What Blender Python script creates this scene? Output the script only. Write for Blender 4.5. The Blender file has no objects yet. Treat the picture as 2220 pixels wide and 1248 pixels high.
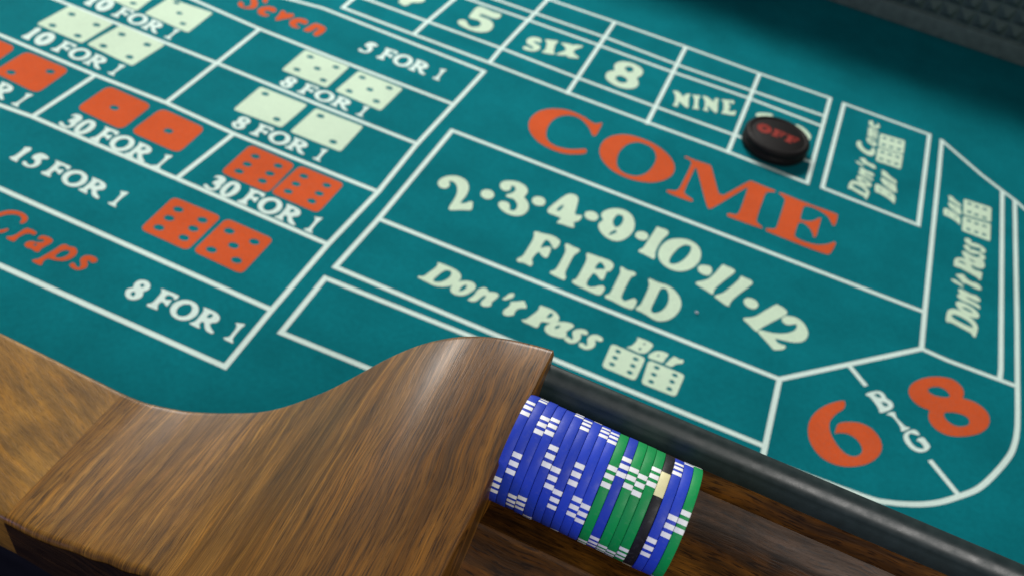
import bpy, math
from mathutils import Matrix, Vector, Quaternion
from mathutils.geometry import delaunay_2d_cdt

S = bpy.context.scene
COL = S.collection

# ---------------------------------------------------------------- camera
cam = bpy.data.cameras.new('camera')
cam.sensor_width = 36.0
cam.lens = 32.4
cam.clip_start = 0.01
cam.clip_end = 50.0
camo = bpy.data.objects.new('camera', cam)
COL.objects.link(camo)
camo.matrix_world = Matrix((
    (0.912591731, -0.377506207, 0.157052208, 0.0),
    (0.373359130, 0.612823080, -0.696455909, 0.0),
    (0.166671210, 0.694216779, 0.700202664, 0.56),
    (0, 0, 0, 1)))
cam.dof.use_dof = True
cam.dof.focus_distance = 0.335
cam.dof.aperture_fstop = 14.5
S.camera = camo

# ---------------------------------------------------------------- world and lamps (an indoor gaming room)
wd = bpy.data.worlds.new('World')
S.world = wd
wd.use_nodes = True
wn = wd.node_tree
wn.nodes['Background'].inputs[0].default_value = (0.70, 0.74, 0.80, 1)
wn.nodes['Background'].inputs[1].default_value = 0.14


def area(name, loc, target, sx, sy, power, col):
    l = bpy.data.lights.new(name, 'AREA')
    l.shape = 'RECTANGLE'
    l.size = sx
    l.size_y = sy
    l.energy = power
    l.color = col
    o = bpy.data.objects.new(name, l)
    COL.objects.link(o)
    o.location = loc
    o.rotation_euler = (Vector(target) - Vector(loc)).to_track_quat('-Z', 'Y').to_euler()
    return o


area('table_lamp_light', (-0.95, 2.06, 1.60), (-0.50, 0.75, 0.0), 0.8, 0.36, 55, (1.0, 0.97, 0.91))
area('left_low_fill', (-2.8, 2.05, 0.72), (-0.4, 0.5, 0.15), 0.7, 0.45, 40, (1.0, 0.96, 0.90))  # unseen low area light, added for the sheen on the shoulder
area('near_overhead_light', (0.45, -0.42, 1.15), (-0.03, 0.17, 0.27), 0.40, 0.25, 7.5, (1.0, 0.965, 0.92))  # unseen light above the near rail, set for cushion sheen, wood and chips
area('front_blue_fill', (-1.1, -1.5, 0.50), (-0.3, 0.14, 0.15), 0.7, 0.4, 9, (0.35, 0.38, 1.0))  # unseen blue area light, added for the glint along the rail's outer edge
S.view_settings.view_transform = 'Standard'
S.view_settings.look = 'None'
S.view_settings.exposure = 0.0
S.view_settings.gamma = 1.0
S.view_settings.use_curve_mapping = False


# ---------------------------------------------------------------- helpers
def empty(name, loc=(0, 0, 0)):
    o = bpy.data.objects.new(name, None)
    COL.objects.link(o)
    o.location = loc
    o.empty_display_size = 0.02
    return o


def tag(o, label=None, cat=None, group=None, kind=None):
    if label:
        o['label'] = label
    if cat:
        o['category'] = cat
    if group:
        o['group'] = group
    if kind:
        o['kind'] = kind
    return o


def mesh(name, v, f, mat, uv=None, smooth=False, ang=None):
    m = bpy.data.meshes.new(name)
    m.from_pydata([tuple(p) for p in v], [], f)
    m.update()
    if uv is not None:
        l = m.uv_layers.new(name='uv')
        for p in m.polygons:
            for li in p.loop_indices:
                l.data[li].uv = uv[m.loops[li].vertex_index]
    if smooth:
        for p in m.polygons:
            p.use_smooth = True
        if ang:
            m.set_sharp_from_angle(angle=math.radians(ang))
    if mat:
        m.materials.append(mat)
    return m


def obj(name, m, parent=None, loc=(0, 0, 0)):
    o = bpy.data.objects.new(name, m)
    COL.objects.link(o)
    o.location = loc
    if parent:
        o.parent = parent
    return o


# ---------------------------------------------------------------- materials
class N:
    def __init__(s, name):
        s.m = bpy.data.materials.new(name)
        s.m.use_nodes = True
        s.t = s.m.node_tree
        s.b = s.t.nodes['Principled BSDF']

    def n(s, typ, **kw):
        x = s.t.nodes.new(typ)
        for k, v in kw.items():
            setattr(x, k, v)
        return x

    def l(s, a, b):
        s.t.links.new(a, b)

    def noise(s, vec, scale, detail=4, rough=0.55, dist=0.0):
        x = s.n('ShaderNodeTexNoise')
        x.inputs['Scale'].default_value = scale
        x.inputs['Detail'].default_value = detail
        x.inputs['Roughness'].default_value = rough
        x.inputs['Distortion'].default_value = dist
        if vec is not None:
            s.l(vec, x.inputs['Vector'])
        return x.outputs['Fac']

    def ramp(s, fac, stops):
        r = s.n('ShaderNodeValToRGB')
        e = r.color_ramp.elements
        while len(e) > 1:
            e.remove(e[-1])
        e[0].position = stops[0][0]
        e[0].color = (*stops[0][1], 1)
        for p, c in stops[1:]:
            k = e.new(p)
            k.color = (*c, 1)
        s.l(fac, r.inputs[0])
        return r.outputs[0]

    def mix(s, fac, a, b, mode='MIX'):
        x = s.n('ShaderNodeMix', data_type='RGBA', blend_type=mode)
        for i, v in ((0, fac), (6, a), (7, b)):
            if isinstance(v, (int, float)):
                x.inputs[i].default_value = v
            elif isinstance(v, tuple):
                x.inputs[i].default_value = (*v, 1)
            else:
                s.l(v, x.inputs[i])
        return x.outputs[2]

    def mapping(s, src, scale, rot=0.0):
        x = s.n('ShaderNodeMapping')
        x.inputs['Scale'].default_value = scale
        x.inputs['Rotation'].default_value = (0, 0, rot)
        s.l(src, x.inputs['Vector'])
        return x.outputs[0]

    def bump(s, h, dist, strength=1.0):
        x = s.n('ShaderNodeBump')
        x.inputs['Distance'].default_value = dist
        x.inputs['Strength'].default_value = strength
        s.l(h, x.inputs['Height'])
        s.l(x.outputs[0], s.b.inputs['Normal'])

    def set(s, **kw):
        for k, v in kw.items():
            i = s.b.inputs[k.replace('_', ' ')]
            if isinstance(v, tuple) and len(v) == 3:
                v = (*v, 1)
            i.default_value = v


def G3(v):
    return (v, v, v)


def cloth(name, col, lo=0.82, hi=1.12, worn=None):
    a = N(name)
    tc = a.n('ShaderNodeTexCoord').outputs['Object']
    big = a.noise(tc, 14, 5, 0.6)
    mid = a.noise(tc, 230, 5, 0.7)
    fine = a.noise(tc, 1500, 2, 0.6)
    c = a.mix(1.0, col, a.ramp(big, [(0.3, G3(lo + .02)), (0.7, G3(hi))]), 'MULTIPLY')
    c = a.mix(1.0, c, a.ramp(mid, [(0.3, G3(lo + .05)), (0.7, G3(hi - .03))]), 'MULTIPLY')
    c = a.mix(1.0, c, a.ramp(fine, [(0.3, G3(lo)), (0.7, G3(hi))]), 'MULTIPLY')
    if 'print' in name:
        ink = a.noise(tc, 950, 3, 0.7)
        c = a.mix(a.ramp(ink, [(0.50, G3(0)), (0.72, G3(0.38))]), c, (0.05, 0.20, 0.20))
    if worn:
        c = a.mix(a.ramp(mid, [(0.55, G3(0)), (0.8, G3(0.22))]), c, worn)
    a.l(c, a.b.inputs['Base Color'])
    a.set(Roughness=0.95)
    a.b.inputs['Specular IOR Level'].default_value = 0.03
    a.bump(fine, 0.0002, 0.7)
    return a.m


FELT = cloth('teal_felt', (0.0028, 0.150, 0.181), 0.84, 1.15)
INK_W = cloth('white_print', (0.68, 0.84, 0.79), 0.92, 1.05)
INK_G = cloth('pale_green_print', (0.61, 0.77, 0.60), 0.92, 1.05)
INK_R = cloth('orange_print', (0.61, 0.090, 0.022), 0.88, 1.08, (0.25, 0.12, 0.06))


def wood(name, dark, mid, light, grain=1.0, rough=0.36, figure=0.0, rot=0.0, seed=0.0, coat=0.25, pore=None, iso=1.0, spec=0.35, con=1.0, dark_end=False):
    def K(v, m=1.0):
        return m + (v - m) * con
    a = N(name)
    uv = a.n('ShaderNodeTexCoord').outputs['UV']
    base = a.n('ShaderNodeMapping')
    base.inputs['Location'].default_value = (seed, seed * 0.7, 0)
    base.inputs['Rotation'].default_value = (0, 0, rot)
    a.l(uv, base.inputs['Vector'])
    u = base.outputs[0]
    wob = a.noise(a.mapping(u, (9, 9, 1)), 1.0, 3, 0.5)
    w = a.n('ShaderNodeVectorMath', operation='MULTIPLY_ADD')
    a.l(a.mapping(u, (1, 1, 1)), w.inputs[2])
    cx = a.n('ShaderNodeCombineXYZ')
    a.l(wob, cx.inputs[0])
    a.l(cx.outputs[0], w.inputs[0])
    w.inputs[1].default_value = (0.020, 0, 0)
    u = w.outputs[0]
    broad = a.noise(a.mapping(u, (75 * grain, 7 * iso, 1)), 1.0, 5, 0.6)
    streak = a.noise(a.mapping(u, (430 * grain, 15 * iso, 1)), 1.0, 5, 0.62)
    pores = a.noise(a.mapping(u, (1300 * (pore or grain), 85 * iso, 1)), 1.0, 2, 0.6)
    blotch = a.noise(a.mapping(u, (22, 16, 1)), 1.0, 4, 0.6, 0.8)
    c = a.ramp(broad, [(0.15, dark), (0.5, mid), (0.85, light)])
    c = a.mix(1.0, c, a.ramp(streak, [(0.32, (K(0.34), K(0.35), K(0.40))), (0.5, G3(0.95)), (0.68, (K(1.70), K(1.56), K(1.2)))]), 'MULTIPLY')
    c = a.mix(1.0, c, a.ramp(blotch, [(0.3, G3(max(0.2, 0.66 - figure * .15))), (0.72, (1.22 + figure * .3, 1.2 + figure * .3, 1.15))]), 'MULTIPLY')
    c = a.mix(a.ramp(pores, [(0.53, G3(0)), (0.64, G3(0.80 * con))]), c, (dark[0] * .45, dark[1] * .45, dark[2] * .5))
    if dark_end:
        # darker, redder tone towards one end of the plank, its border following the grain
        sx = a.n('ShaderNodeSeparateXYZ')
        a.l(u, sx.inputs[0])
        ad = a.n('ShaderNodeMath', operation='MULTIPLY_ADD')
        a.l(broad, ad.inputs[0])
        ad.inputs[1].default_value = 0.10
        a.l(sx.outputs[0], ad.inputs[2])
        c = a.mix(1.0, c, a.ramp(ad.outputs[0], [(0.20, G3(1.08)), (0.27, (0.94, 0.90, 0.86)), (0.33, (0.66, 0.58, 0.50))]), 'MULTIPLY')
    a.l(c, a.b.inputs['Base Color'])
    a.set(Roughness=rough)
    a.b.inputs['Specular IOR Level'].default_value = spec
    a.b.inputs['Coat Weight'].default_value = coat
    a.b.inputs['Coat Roughness'].default_value = 0.27
    a.bump(a.mix(0.5, streak, pores), 0.00035, 0.7)
    a.l(a.ramp(streak, [(0.3, G3(rough + .12)), (0.7, G3(rough - .06))]), a.b.inputs['Roughness'])
    return a.m


WOOD_S = wood('walnut_shoulder', (0.050, 0.021, 0.006), (0.200, 0.094, 0.017), (0.48, 0.250, 0.046), 2.6, 0.41, coat=0.18, pore=1.7, spec=0.22, dark_end=True)
WOOD_L = wood('walnut_rail', (0.14, 0.064, 0.013), (0.28, 0.140, 0.026), (0.40, 0.215, 0.045), 0.6, 0.40, 0.3, math.pi / 2 - 0.3, 3.1, 0.2, 1.9, 2.2, 0.22, 0.6)
WOOD_D = wood('dark_walnut', (0.018, 0.0062, 0.0018), (0.055, 0.021, 0.0052), (0.21, 0.084, 0.017), 0.8, 0.44, 3.0, math.pi / 2, 1.7, 0.03, 1.0, 1.6, 0.16)
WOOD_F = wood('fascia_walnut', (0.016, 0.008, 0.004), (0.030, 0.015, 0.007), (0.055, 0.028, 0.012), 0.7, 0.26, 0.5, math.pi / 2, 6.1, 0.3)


def plain(name, col, rough=0.4, spec=0.5, bumpy=0.0, bscale=600, vary=0.0):
    a = N(name)
    a.set(Base_Color=col, Roughness=rough)
    a.b.inputs['Specular IOR Level'].default_value = spec
    tc = a.n('ShaderNodeTexCoord').outputs['Object']
    if vary:
        nz = a.noise(tc, bscale * 0.2, 5, 0.6)
        a.l(a.mix(1.0, col, a.ramp(nz, [(0.3, G3(1 - vary)), (0.7, G3(1 + vary))]), 'MULTIPLY'), a.b.inputs['Base Color'])
        a.l(a.ramp(nz, [(0.3, G3(max(0, rough - .08))), (0.7, G3(rough + .08))]), a.b.inputs['Roughness'])
    if 'chip_clay' in name:
        rnd = a.n('ShaderNodeObjectInfo').outputs['Random']
        nz2 = a.noise(tc, 700, 4, 0.6)
        v = a.mix(1.0, col, a.ramp(rnd, [(0.0, G3(0.86)), (1.0, G3(1.12))]), 'MULTIPLY')
        v = a.mix(a.ramp(nz2, [(0.55, G3(0)), (0.8, G3(0.10))]), v, (0.35, 0.35, 0.38))
        a.l(v, a.b.inputs['Base Color'])
    if bumpy:
        a.bump(a.noise(tc, bscale, 3, 0.6), bumpy, 1.0)
    return a.m


RUBBER = plain('black_vinyl', (0.013, 0.025, 0.025), 0.42, 0.5, 0.00002, 900, 0.14)
WALLRUB = plain('grey_rubber', (0.080, 0.122, 0.108), 0.55, 0.4, 0.0001, 500, 0.2)
BLACK = plain('dark_apron', (0.004, 0.004, 0.007), 0.6, 0.3, 0, 200, 0.2)
CARPET = plain('dark_carpet', (0.006, 0.006, 0.012), 0.95, 0.1, 0.002, 200, 0.4)
CHIP_BLUE = plain('blue_chip_clay', (0.015, 0.052, 0.52), 0.55, 0.35, 0.00002, 2500, 0.10)
CHIP_GREEN = plain('green_chip_clay', (0.0, 0.30, 0.075), 0.55, 0.35, 0.00002, 2500, 0.10)
CHIP_BLACK = plain('black_chip_clay', (0.010, 0.010, 0.014), 0.55, 0.35, 0.00002, 2500, 0.10)
SPOT_WHITE = plain('white_edge_spot', (0.88, 0.90, 0.92), 0.45, 0.4, 0.00002, 2500, 0.05)
SPOT_CREAM = plain('cream_edge_spot', (0.78, 0.74, 0.42), 0.45, 0.4, 0.00002, 2500, 0.05)
PUCK_BLACK = plain('puck_plastic', (0.005, 0.004, 0.0045), 0.60, 0.2, 0.00001, 900, 0.06)
PUCK_RED = plain('puck_red_print', (0.27, 0.028, 0.020), 0.4, 0.4, 0, 300, 0.15)
LINT = plain('lint', (0.6, 0.6, 0.7), 0.9, 0.1)

# ---------------------------------------------------------------- printed layout data, in tenths of a millimetre on the felt
WORDS = [
 ('payout_lettering', 'white 8 FOR 1 lettering beside the nearest box corner', 'w', [
  '-3875,4063 -3843,4075 -3804,4066 -3776,4042 -3762,4011 -3770,3979 -3785,3960 -3767,3943 -3757,3910 -3766,3876 -3787,3852 -3823,3838 -3861,3846 -3892,3871 -3911,3907 -3905,3939 -3882,3958 -3896,3980 -3904,4012 -3896,4044|-3845,4028 -3827,4027 -3816,4009 -3822,3994 -3840,3995 -3853,4011|-3848,3926 -3828,3922 -3817,3901 -3821,3884 -3840,3883 -3855,3897 -3857,3915',
  '-3701,4056 -3693,4065 -3542,4073 -3527,4066 -3520,4035 -3531,4007 -3545,4011 -3560,4027 -3588,4033 -3610,4024 -3611,3999 -3601,3985 -3575,3989 -3563,4004 -3547,3999 -3541,3967 -3539,3925 -3555,3923 -3581,3942 -3605,3944 -3608,3922 -3602,3894 -3579,3873 -3580,3853 -3670,3849 -3683,3857 -3688,3876 -3666,3892 -3660,3918 -3665,3986 -3672,4030 -3682,4043',
  '-3466,4061 -3430,4074 -3382,4072 -3338,4051 -3309,4014 -3294,3968 -3301,3926 -3319,3888 -3352,3863 -3394,3851 -3444,3859 -3486,3883 -3513,3921 -3525,3968 -3515,4010 -3493,4042|-3430,4026 -3402,4032 -3376,4016 -3357,3985 -3353,3944 -3368,3913 -3392,3895 -3419,3893 -3444,3909 -3460,3938 -3464,3974 -3453,4006',
  '-3311,4063 -3292,4067 -3215,4071 -3170,4063 -3135,4041 -3118,4005 -3125,3974 -3153,3954 -3160,3942 -3141,3923 -3110,3900 -3084,3890 -3083,3864 -3106,3858 -3150,3865 -3177,3887 -3207,3929 -3226,3929 -3225,3903 -3216,3886 -3197,3875 -3201,3857 -3286,3859 -3302,3868 -3298,3882 -3280,3897 -3275,3922 -3280,4000 -3287,4035|-3220,4033 -3200,4033 -3189,4017 -3195,3993 -3217,3984 -3225,3995 -3226,4017',
  '-3009,4052 -2935,4081 -2926,4059 -2934,4024 -2933,3972 -2930,3914 -2922,3893 -2903,3878 -2899,3859 -2979,3859 -2999,3873 -2993,3888 -2972,3897 -2966,3922 -2972,3997 -2983,4029 -3000,4038',
 ]),
 ('payout_lettering', 'white 30 FOR 1 lettering under the two six dice', 'w', [
  '-4132,5466 -4093,5476 -4055,5465 -4033,5437 -4027,5399 -4035,5367 -4019,5336 -4020,5294 -4041,5259 -4074,5242 -4122,5246 -4157,5259 -4168,5288 -4151,5305 -4123,5297 -4092,5277 -4070,5286 -4066,5309 -4086,5333 -4111,5327 -4123,5344 -4118,5380 -4105,5399 -4106,5419 -4125,5423 -4145,5404 -4156,5434',
  '-3982,5467 -3936,5476 -3898,5459 -3869,5421 -3856,5372 -3859,5324 -3874,5278 -3899,5241 -3940,5234 -3974,5247 -4001,5281 -4015,5334 -4015,5391 -4004,5441|-3952,5423 -3936,5423 -3921,5386 -3919,5335 -3926,5294 -3940,5280 -3954,5302 -3961,5349 -3963,5400',
  '-3814,5462 -3805,5472 -3657,5477 -3643,5470 -3636,5436 -3648,5407 -3662,5412 -3676,5428 -3703,5436 -3725,5426 -3727,5400 -3718,5385 -3692,5389 -3680,5404 -3664,5398 -3659,5364 -3658,5320 -3674,5318 -3699,5339 -3722,5341 -3726,5318 -3721,5289 -3698,5266 -3700,5245 -3789,5241 -3801,5250 -3805,5270 -3784,5287 -3777,5314 -3780,5387 -3786,5433 -3796,5448',
  '-3584,5463 -3547,5476 -3501,5472 -3458,5449 -3431,5410 -3417,5361 -3425,5317 -3444,5277 -3476,5251 -3518,5239 -3567,5248 -3608,5274 -3633,5315 -3644,5366 -3633,5409 -3610,5443|-3549,5425 -3521,5430 -3496,5414 -3478,5380 -3476,5337 -3491,5303 -3515,5286 -3541,5284 -3566,5301 -3580,5332 -3583,5371 -3572,5405',
  '-3432,5462 -3413,5466 -3337,5468 -3293,5459 -3260,5436 -3244,5397 -3252,5364 -3280,5343 -3286,5331 -3268,5311 -3239,5285 -3213,5274 -3213,5247 -3236,5240 -3279,5249 -3304,5272 -3333,5318 -3352,5318 -3351,5291 -3343,5272 -3324,5260 -3329,5242 -3412,5245 -3427,5255 -3423,5270 -3405,5285 -3400,5312 -3402,5395 -3409,5432|-3343,5428 -3324,5428 -3313,5410 -3320,5386 -3342,5377 -3349,5388 -3350,5412',
  '-3136,5444 -3063,5474 -3055,5451 -3063,5414 -3064,5359 -3062,5297 -3054,5275 -3037,5259 -3033,5238 -3112,5240 -3130,5255 -3125,5270 -3103,5280 -3098,5306 -3102,5386 -3111,5420 -3127,5430',
 ]),
 ('payout_lettering', 'white 15 FOR 1 lettering', 'w', [
  '-5725,4860 -5675,4890 -5654,4878 -5640,4843 -5648,4800 -5645,4737 -5640,4698 -5624,4677 -5628,4659 -5698,4664 -5724,4678 -5723,4695 -5705,4712 -5704,4740 -5706,4798 -5711,4832',
  '-5557,4874 -5518,4879 -5472,4868 -5449,4857 -5445,4833 -5477,4816 -5488,4803 -5463,4778 -5449,4740 -5454,4700 -5478,4668 -5519,4655 -5561,4658 -5589,4675 -5597,4702 -5577,4720 -5546,4700 -5515,4695 -5500,4715 -5513,4749 -5543,4771 -5568,4769 -5583,4786 -5584,4833',
  '-5398,4858 -5389,4867 -5236,4869 -5220,4862 -5212,4830 -5223,4803 -5238,4808 -5253,4823 -5282,4831 -5304,4823 -5305,4798 -5295,4784 -5268,4787 -5256,4801 -5239,4795 -5233,4763 -5230,4722 -5247,4720 -5274,4740 -5298,4743 -5301,4721 -5294,4694 -5270,4672 -5271,4652 -5363,4651 -5376,4659 -5382,4678 -5360,4694 -5353,4719 -5360,4787 -5367,4831 -5378,4845',
  '-5159,4854 -5121,4866 -5073,4861 -5028,4839 -4998,4801 -4982,4756 -4988,4714 -5006,4677 -5039,4654 -5081,4643 -5133,4652 -5176,4678 -5204,4717 -5217,4764 -5208,4805 -5185,4836|-5121,4818 -5093,4822 -5065,4806 -5046,4774 -5042,4734 -5056,4703 -5080,4687 -5107,4686 -5134,4702 -5150,4731 -5155,4768 -5144,4799',
  '-5001,4850 -4981,4853 -4903,4854 -4856,4845 -4821,4822 -4803,4786 -4810,4755 -4838,4736 -4844,4725 -4825,4705 -4793,4681 -4766,4670 -4765,4644 -4788,4639 -4834,4648 -4861,4670 -4892,4713 -4912,4714 -4910,4688 -4900,4671 -4881,4659 -4885,4642 -4972,4647 -4988,4657 -4984,4670 -4966,4684 -4962,4709 -4967,4787 -4975,4821|-4907,4817 -4887,4816 -4875,4800 -4881,4777 -4903,4768 -4911,4779 -4913,4802',
  '-4692,4828 -4618,4854 -4608,4832 -4616,4798 -4614,4746 -4610,4688 -4601,4667 -4582,4652 -4577,4633 -4659,4636 -4679,4650 -4674,4665 -4652,4673 -4647,4698 -4654,4773 -4665,4805 -4683,4814',
 ]),
 ('payout_lettering', 'white 30 FOR 1 lettering under the two one-pip dice', 'w', [
  '-5700,5491 -5661,5501 -5623,5488 -5600,5459 -5594,5420 -5601,5388 -5586,5355 -5586,5312 -5607,5277 -5640,5260 -5688,5266 -5724,5280 -5735,5310 -5718,5327 -5689,5318 -5658,5296 -5636,5306 -5632,5329 -5652,5354 -5677,5348 -5690,5367 -5685,5402 -5673,5422 -5674,5443 -5693,5447 -5713,5428 -5724,5459',
  '-5549,5488 -5502,5497 -5464,5478 -5435,5438 -5422,5388 -5424,5339 -5438,5293 -5464,5255 -5505,5249 -5539,5263 -5566,5298 -5581,5353 -5582,5412 -5570,5462|-5518,5443 -5502,5443 -5487,5404 -5484,5352 -5492,5310 -5505,5297 -5519,5319 -5526,5367 -5529,5419',
  '-5380,5479 -5371,5489 -5222,5491 -5208,5483 -5201,5449 -5212,5419 -5227,5424 -5240,5441 -5268,5450 -5290,5440 -5292,5413 -5282,5398 -5256,5401 -5244,5417 -5228,5411 -5223,5375 -5222,5330 -5237,5329 -5263,5350 -5286,5353 -5290,5330 -5284,5300 -5262,5276 -5263,5254 -5353,5253 -5365,5262 -5369,5283 -5348,5300 -5341,5328 -5345,5402 -5351,5449 -5361,5465',
  '-5148,5475 -5111,5487 -5064,5482 -5022,5458 -4993,5416 -4979,5367 -4987,5321 -5005,5281 -5038,5255 -5079,5244 -5129,5254 -5170,5283 -5196,5325 -5207,5377 -5197,5421 -5174,5455|-5112,5436 -5085,5440 -5059,5422 -5041,5387 -5038,5343 -5053,5309 -5077,5292 -5103,5291 -5128,5308 -5143,5341 -5147,5381 -5135,5415',
  '-4995,5470 -4976,5473 -4900,5474 -4855,5464 -4821,5439 -4806,5399 -4813,5366 -4841,5345 -4847,5333 -4829,5311 -4799,5285 -4773,5273 -4773,5245 -4796,5239 -4839,5249 -4865,5273 -4894,5321 -4913,5321 -4912,5293 -4903,5274 -4885,5261 -4889,5242 -4973,5248 -4988,5259 -4984,5274 -4966,5289 -4962,5316 -4965,5401 -4971,5439|-4905,5433 -4886,5433 -4875,5415 -4881,5390 -4903,5381 -4910,5393 -4912,5417',
  '-4697,5445 -4623,5473 -4615,5450 -4623,5412 -4623,5356 -4621,5292 -4613,5270 -4595,5253 -4591,5232 -4670,5235 -4690,5251 -4684,5267 -4662,5276 -4657,5303 -4662,5385 -4671,5420 -4688,5430',
 ]),
 ('payout_lettering', 'white FOR 1 lettering cut by the left edge', 'w', [
  '-6953,5520 -6945,5530 -6796,5532 -6781,5524 -6774,5489 -6786,5459 -6800,5465 -6814,5482 -6841,5490 -6863,5481 -6865,5454 -6855,5439 -6830,5442 -6818,5458 -6801,5451 -6797,5416 -6795,5371 -6811,5369 -6837,5391 -6860,5394 -6864,5370 -6858,5340 -6835,5317 -6837,5295 -6926,5294 -6939,5303 -6943,5324 -6921,5340 -6914,5368 -6919,5442 -6925,5490 -6935,5505',
  '-6721,5515 -6685,5528 -6638,5523 -6595,5499 -6567,5457 -6553,5407 -6560,5362 -6579,5322 -6611,5296 -6653,5284 -6703,5295 -6744,5323 -6770,5365 -6781,5417 -6771,5462 -6748,5496|-6686,5476 -6658,5481 -6632,5463 -6615,5428 -6612,5384 -6626,5350 -6651,5333 -6677,5331 -6702,5349 -6717,5381 -6720,5421 -6709,5455',
  '-6569,5511 -6550,5514 -6473,5515 -6429,5505 -6395,5480 -6379,5440 -6386,5407 -6414,5385 -6421,5373 -6402,5352 -6373,5325 -6347,5313 -6346,5286 -6369,5279 -6413,5289 -6438,5314 -6467,5361 -6487,5362 -6486,5334 -6477,5315 -6458,5302 -6463,5283 -6547,5288 -6562,5299 -6558,5314 -6540,5329 -6535,5357 -6538,5441 -6545,5479|-6479,5474 -6459,5473 -6448,5455 -6455,5430 -6477,5421 -6484,5433 -6485,5457',
  '-6270,5486 -6197,5514 -6189,5490 -6197,5453 -6197,5396 -6195,5333 -6187,5310 -6169,5293 -6165,5272 -6244,5276 -6263,5292 -6257,5307 -6236,5316 -6230,5344 -6235,5425 -6245,5460 -6261,5470',
 ]),
 ('payout_lettering', 'white 10 FOR 1 lettering under the four-pip dice', 'w', [
  '-6970,6414 -6936,6441 -6905,6424 -6890,6379 -6886,6310 -6881,6249 -6858,6204 -6862,6186 -6940,6187 -6968,6205 -6959,6236 -6952,6273 -6960,6356',
  '-6819,6420 -6777,6437 -6724,6414 -6685,6364 -6667,6291 -6678,6220 -6713,6177 -6766,6174 -6815,6206 -6849,6267 -6857,6333 -6847,6386|-6783,6359 -6765,6357 -6750,6321 -6753,6279 -6764,6254 -6777,6260 -6788,6299 -6789,6338',
  '-6613,6390 -6605,6399 -6455,6403 -6440,6396 -6434,6364 -6445,6336 -6460,6340 -6473,6356 -6501,6364 -6523,6355 -6525,6330 -6515,6316 -6490,6319 -6478,6334 -6461,6328 -6456,6295 -6455,6253 -6471,6252 -6497,6272 -6520,6274 -6524,6252 -6518,6224 -6495,6202 -6497,6182 -6587,6180 -6599,6188 -6604,6208 -6582,6224 -6575,6249 -6579,6318 -6585,6363 -6595,6377',
  '-6381,6388 -6344,6400 -6297,6396 -6254,6374 -6226,6336 -6212,6290 -6219,6247 -6238,6210 -6271,6186 -6312,6174 -6362,6183 -6404,6209 -6430,6248 -6441,6297 -6430,6338 -6407,6370|-6345,6352 -6317,6357 -6291,6341 -6274,6308 -6271,6267 -6285,6236 -6310,6219 -6336,6218 -6361,6234 -6376,6264 -6380,6301 -6368,6333',
  '-6227,6386 -6208,6389 -6131,6391 -6087,6382 -6053,6359 -6037,6322 -6044,6291 -6073,6271 -6079,6260 -6061,6240 -6031,6216 -6005,6205 -6004,6179 -6028,6173 -6071,6181 -6097,6204 -6126,6248 -6145,6248 -6144,6222 -6136,6205 -6117,6193 -6121,6175 -6206,6179 -6221,6189 -6217,6203 -6199,6217 -6194,6243 -6197,6322 -6203,6357|-6137,6353 -6117,6352 -6106,6335 -6113,6312 -6135,6304 -6142,6315 -6143,6337',
  '-5928,6366 -5854,6393 -5846,6371 -5854,6336 -5854,6283 -5852,6225 -5844,6204 -5826,6188 -5822,6168 -5902,6171 -5921,6186 -5915,6200 -5893,6209 -5888,6234 -5893,6310 -5902,6342 -5919,6352',
 ]),
 ('payout_lettering', 'white 10 FOR 1 lettering under the three-pip dice', 'w', [
  '-6954,7294 -6922,7322 -6890,7305 -6874,7258 -6867,7185 -6861,7123 -6836,7076 -6838,7056 -6917,7059 -6945,7078 -6937,7110 -6932,7149 -6942,7234',
  '-6804,7299 -6763,7316 -6710,7292 -6669,7240 -6648,7164 -6657,7090 -6690,7046 -6743,7043 -6793,7077 -6829,7141 -6839,7209 -6831,7264|-6766,7236 -6748,7233 -6732,7196 -6734,7152 -6744,7126 -6757,7132 -6769,7174 -6772,7214',
  '-6599,7265 -6590,7275 -6441,7277 -6427,7269 -6419,7236 -6429,7207 -6444,7212 -6458,7229 -6486,7237 -6507,7228 -6509,7202 -6498,7187 -6473,7190 -6461,7206 -6445,7199 -6439,7165 -6436,7121 -6452,7120 -6478,7141 -6501,7144 -6504,7121 -6498,7092 -6474,7069 -6475,7049 -6565,7047 -6577,7056 -6582,7076 -6561,7092 -6555,7119 -6562,7191 -6569,7237 -6579,7252',
  '-6367,7261 -6331,7273 -6283,7268 -6240,7245 -6211,7205 -6195,7157 -6201,7113 -6218,7074 -6250,7049 -6291,7038 -6341,7048 -6383,7076 -6410,7116 -6423,7166 -6414,7209 -6392,7242|-6330,7223 -6303,7227 -6276,7210 -6257,7176 -6253,7134 -6267,7101 -6290,7085 -6317,7083 -6342,7100 -6358,7132 -6363,7170 -6352,7203',
  '-6214,7257 -6195,7260 -6119,7260 -6074,7250 -6039,7226 -6022,7188 -6029,7156 -6056,7135 -6062,7124 -6043,7103 -6012,7078 -5986,7066 -5985,7039 -6008,7033 -6051,7043 -6078,7066 -6108,7112 -6127,7113 -6126,7086 -6116,7067 -6097,7055 -6101,7037 -6185,7042 -6201,7053 -6197,7067 -6180,7081 -6176,7108 -6181,7190 -6189,7226|-6123,7221 -6103,7220 -6092,7203 -6098,7179 -6119,7170 -6127,7182 -6129,7205',
  '-5915,7232 -5842,7259 -5834,7236 -5841,7200 -5838,7146 -5835,7085 -5826,7063 -5808,7046 -5803,7026 -5882,7030 -5902,7045 -5896,7060 -5875,7069 -5871,7095 -5878,7174 -5888,7208 -5906,7217',
 ]),
 ('payout_lettering', 'white 8 FOR 1 lettering under the five-pip dice', 'w', [
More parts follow.
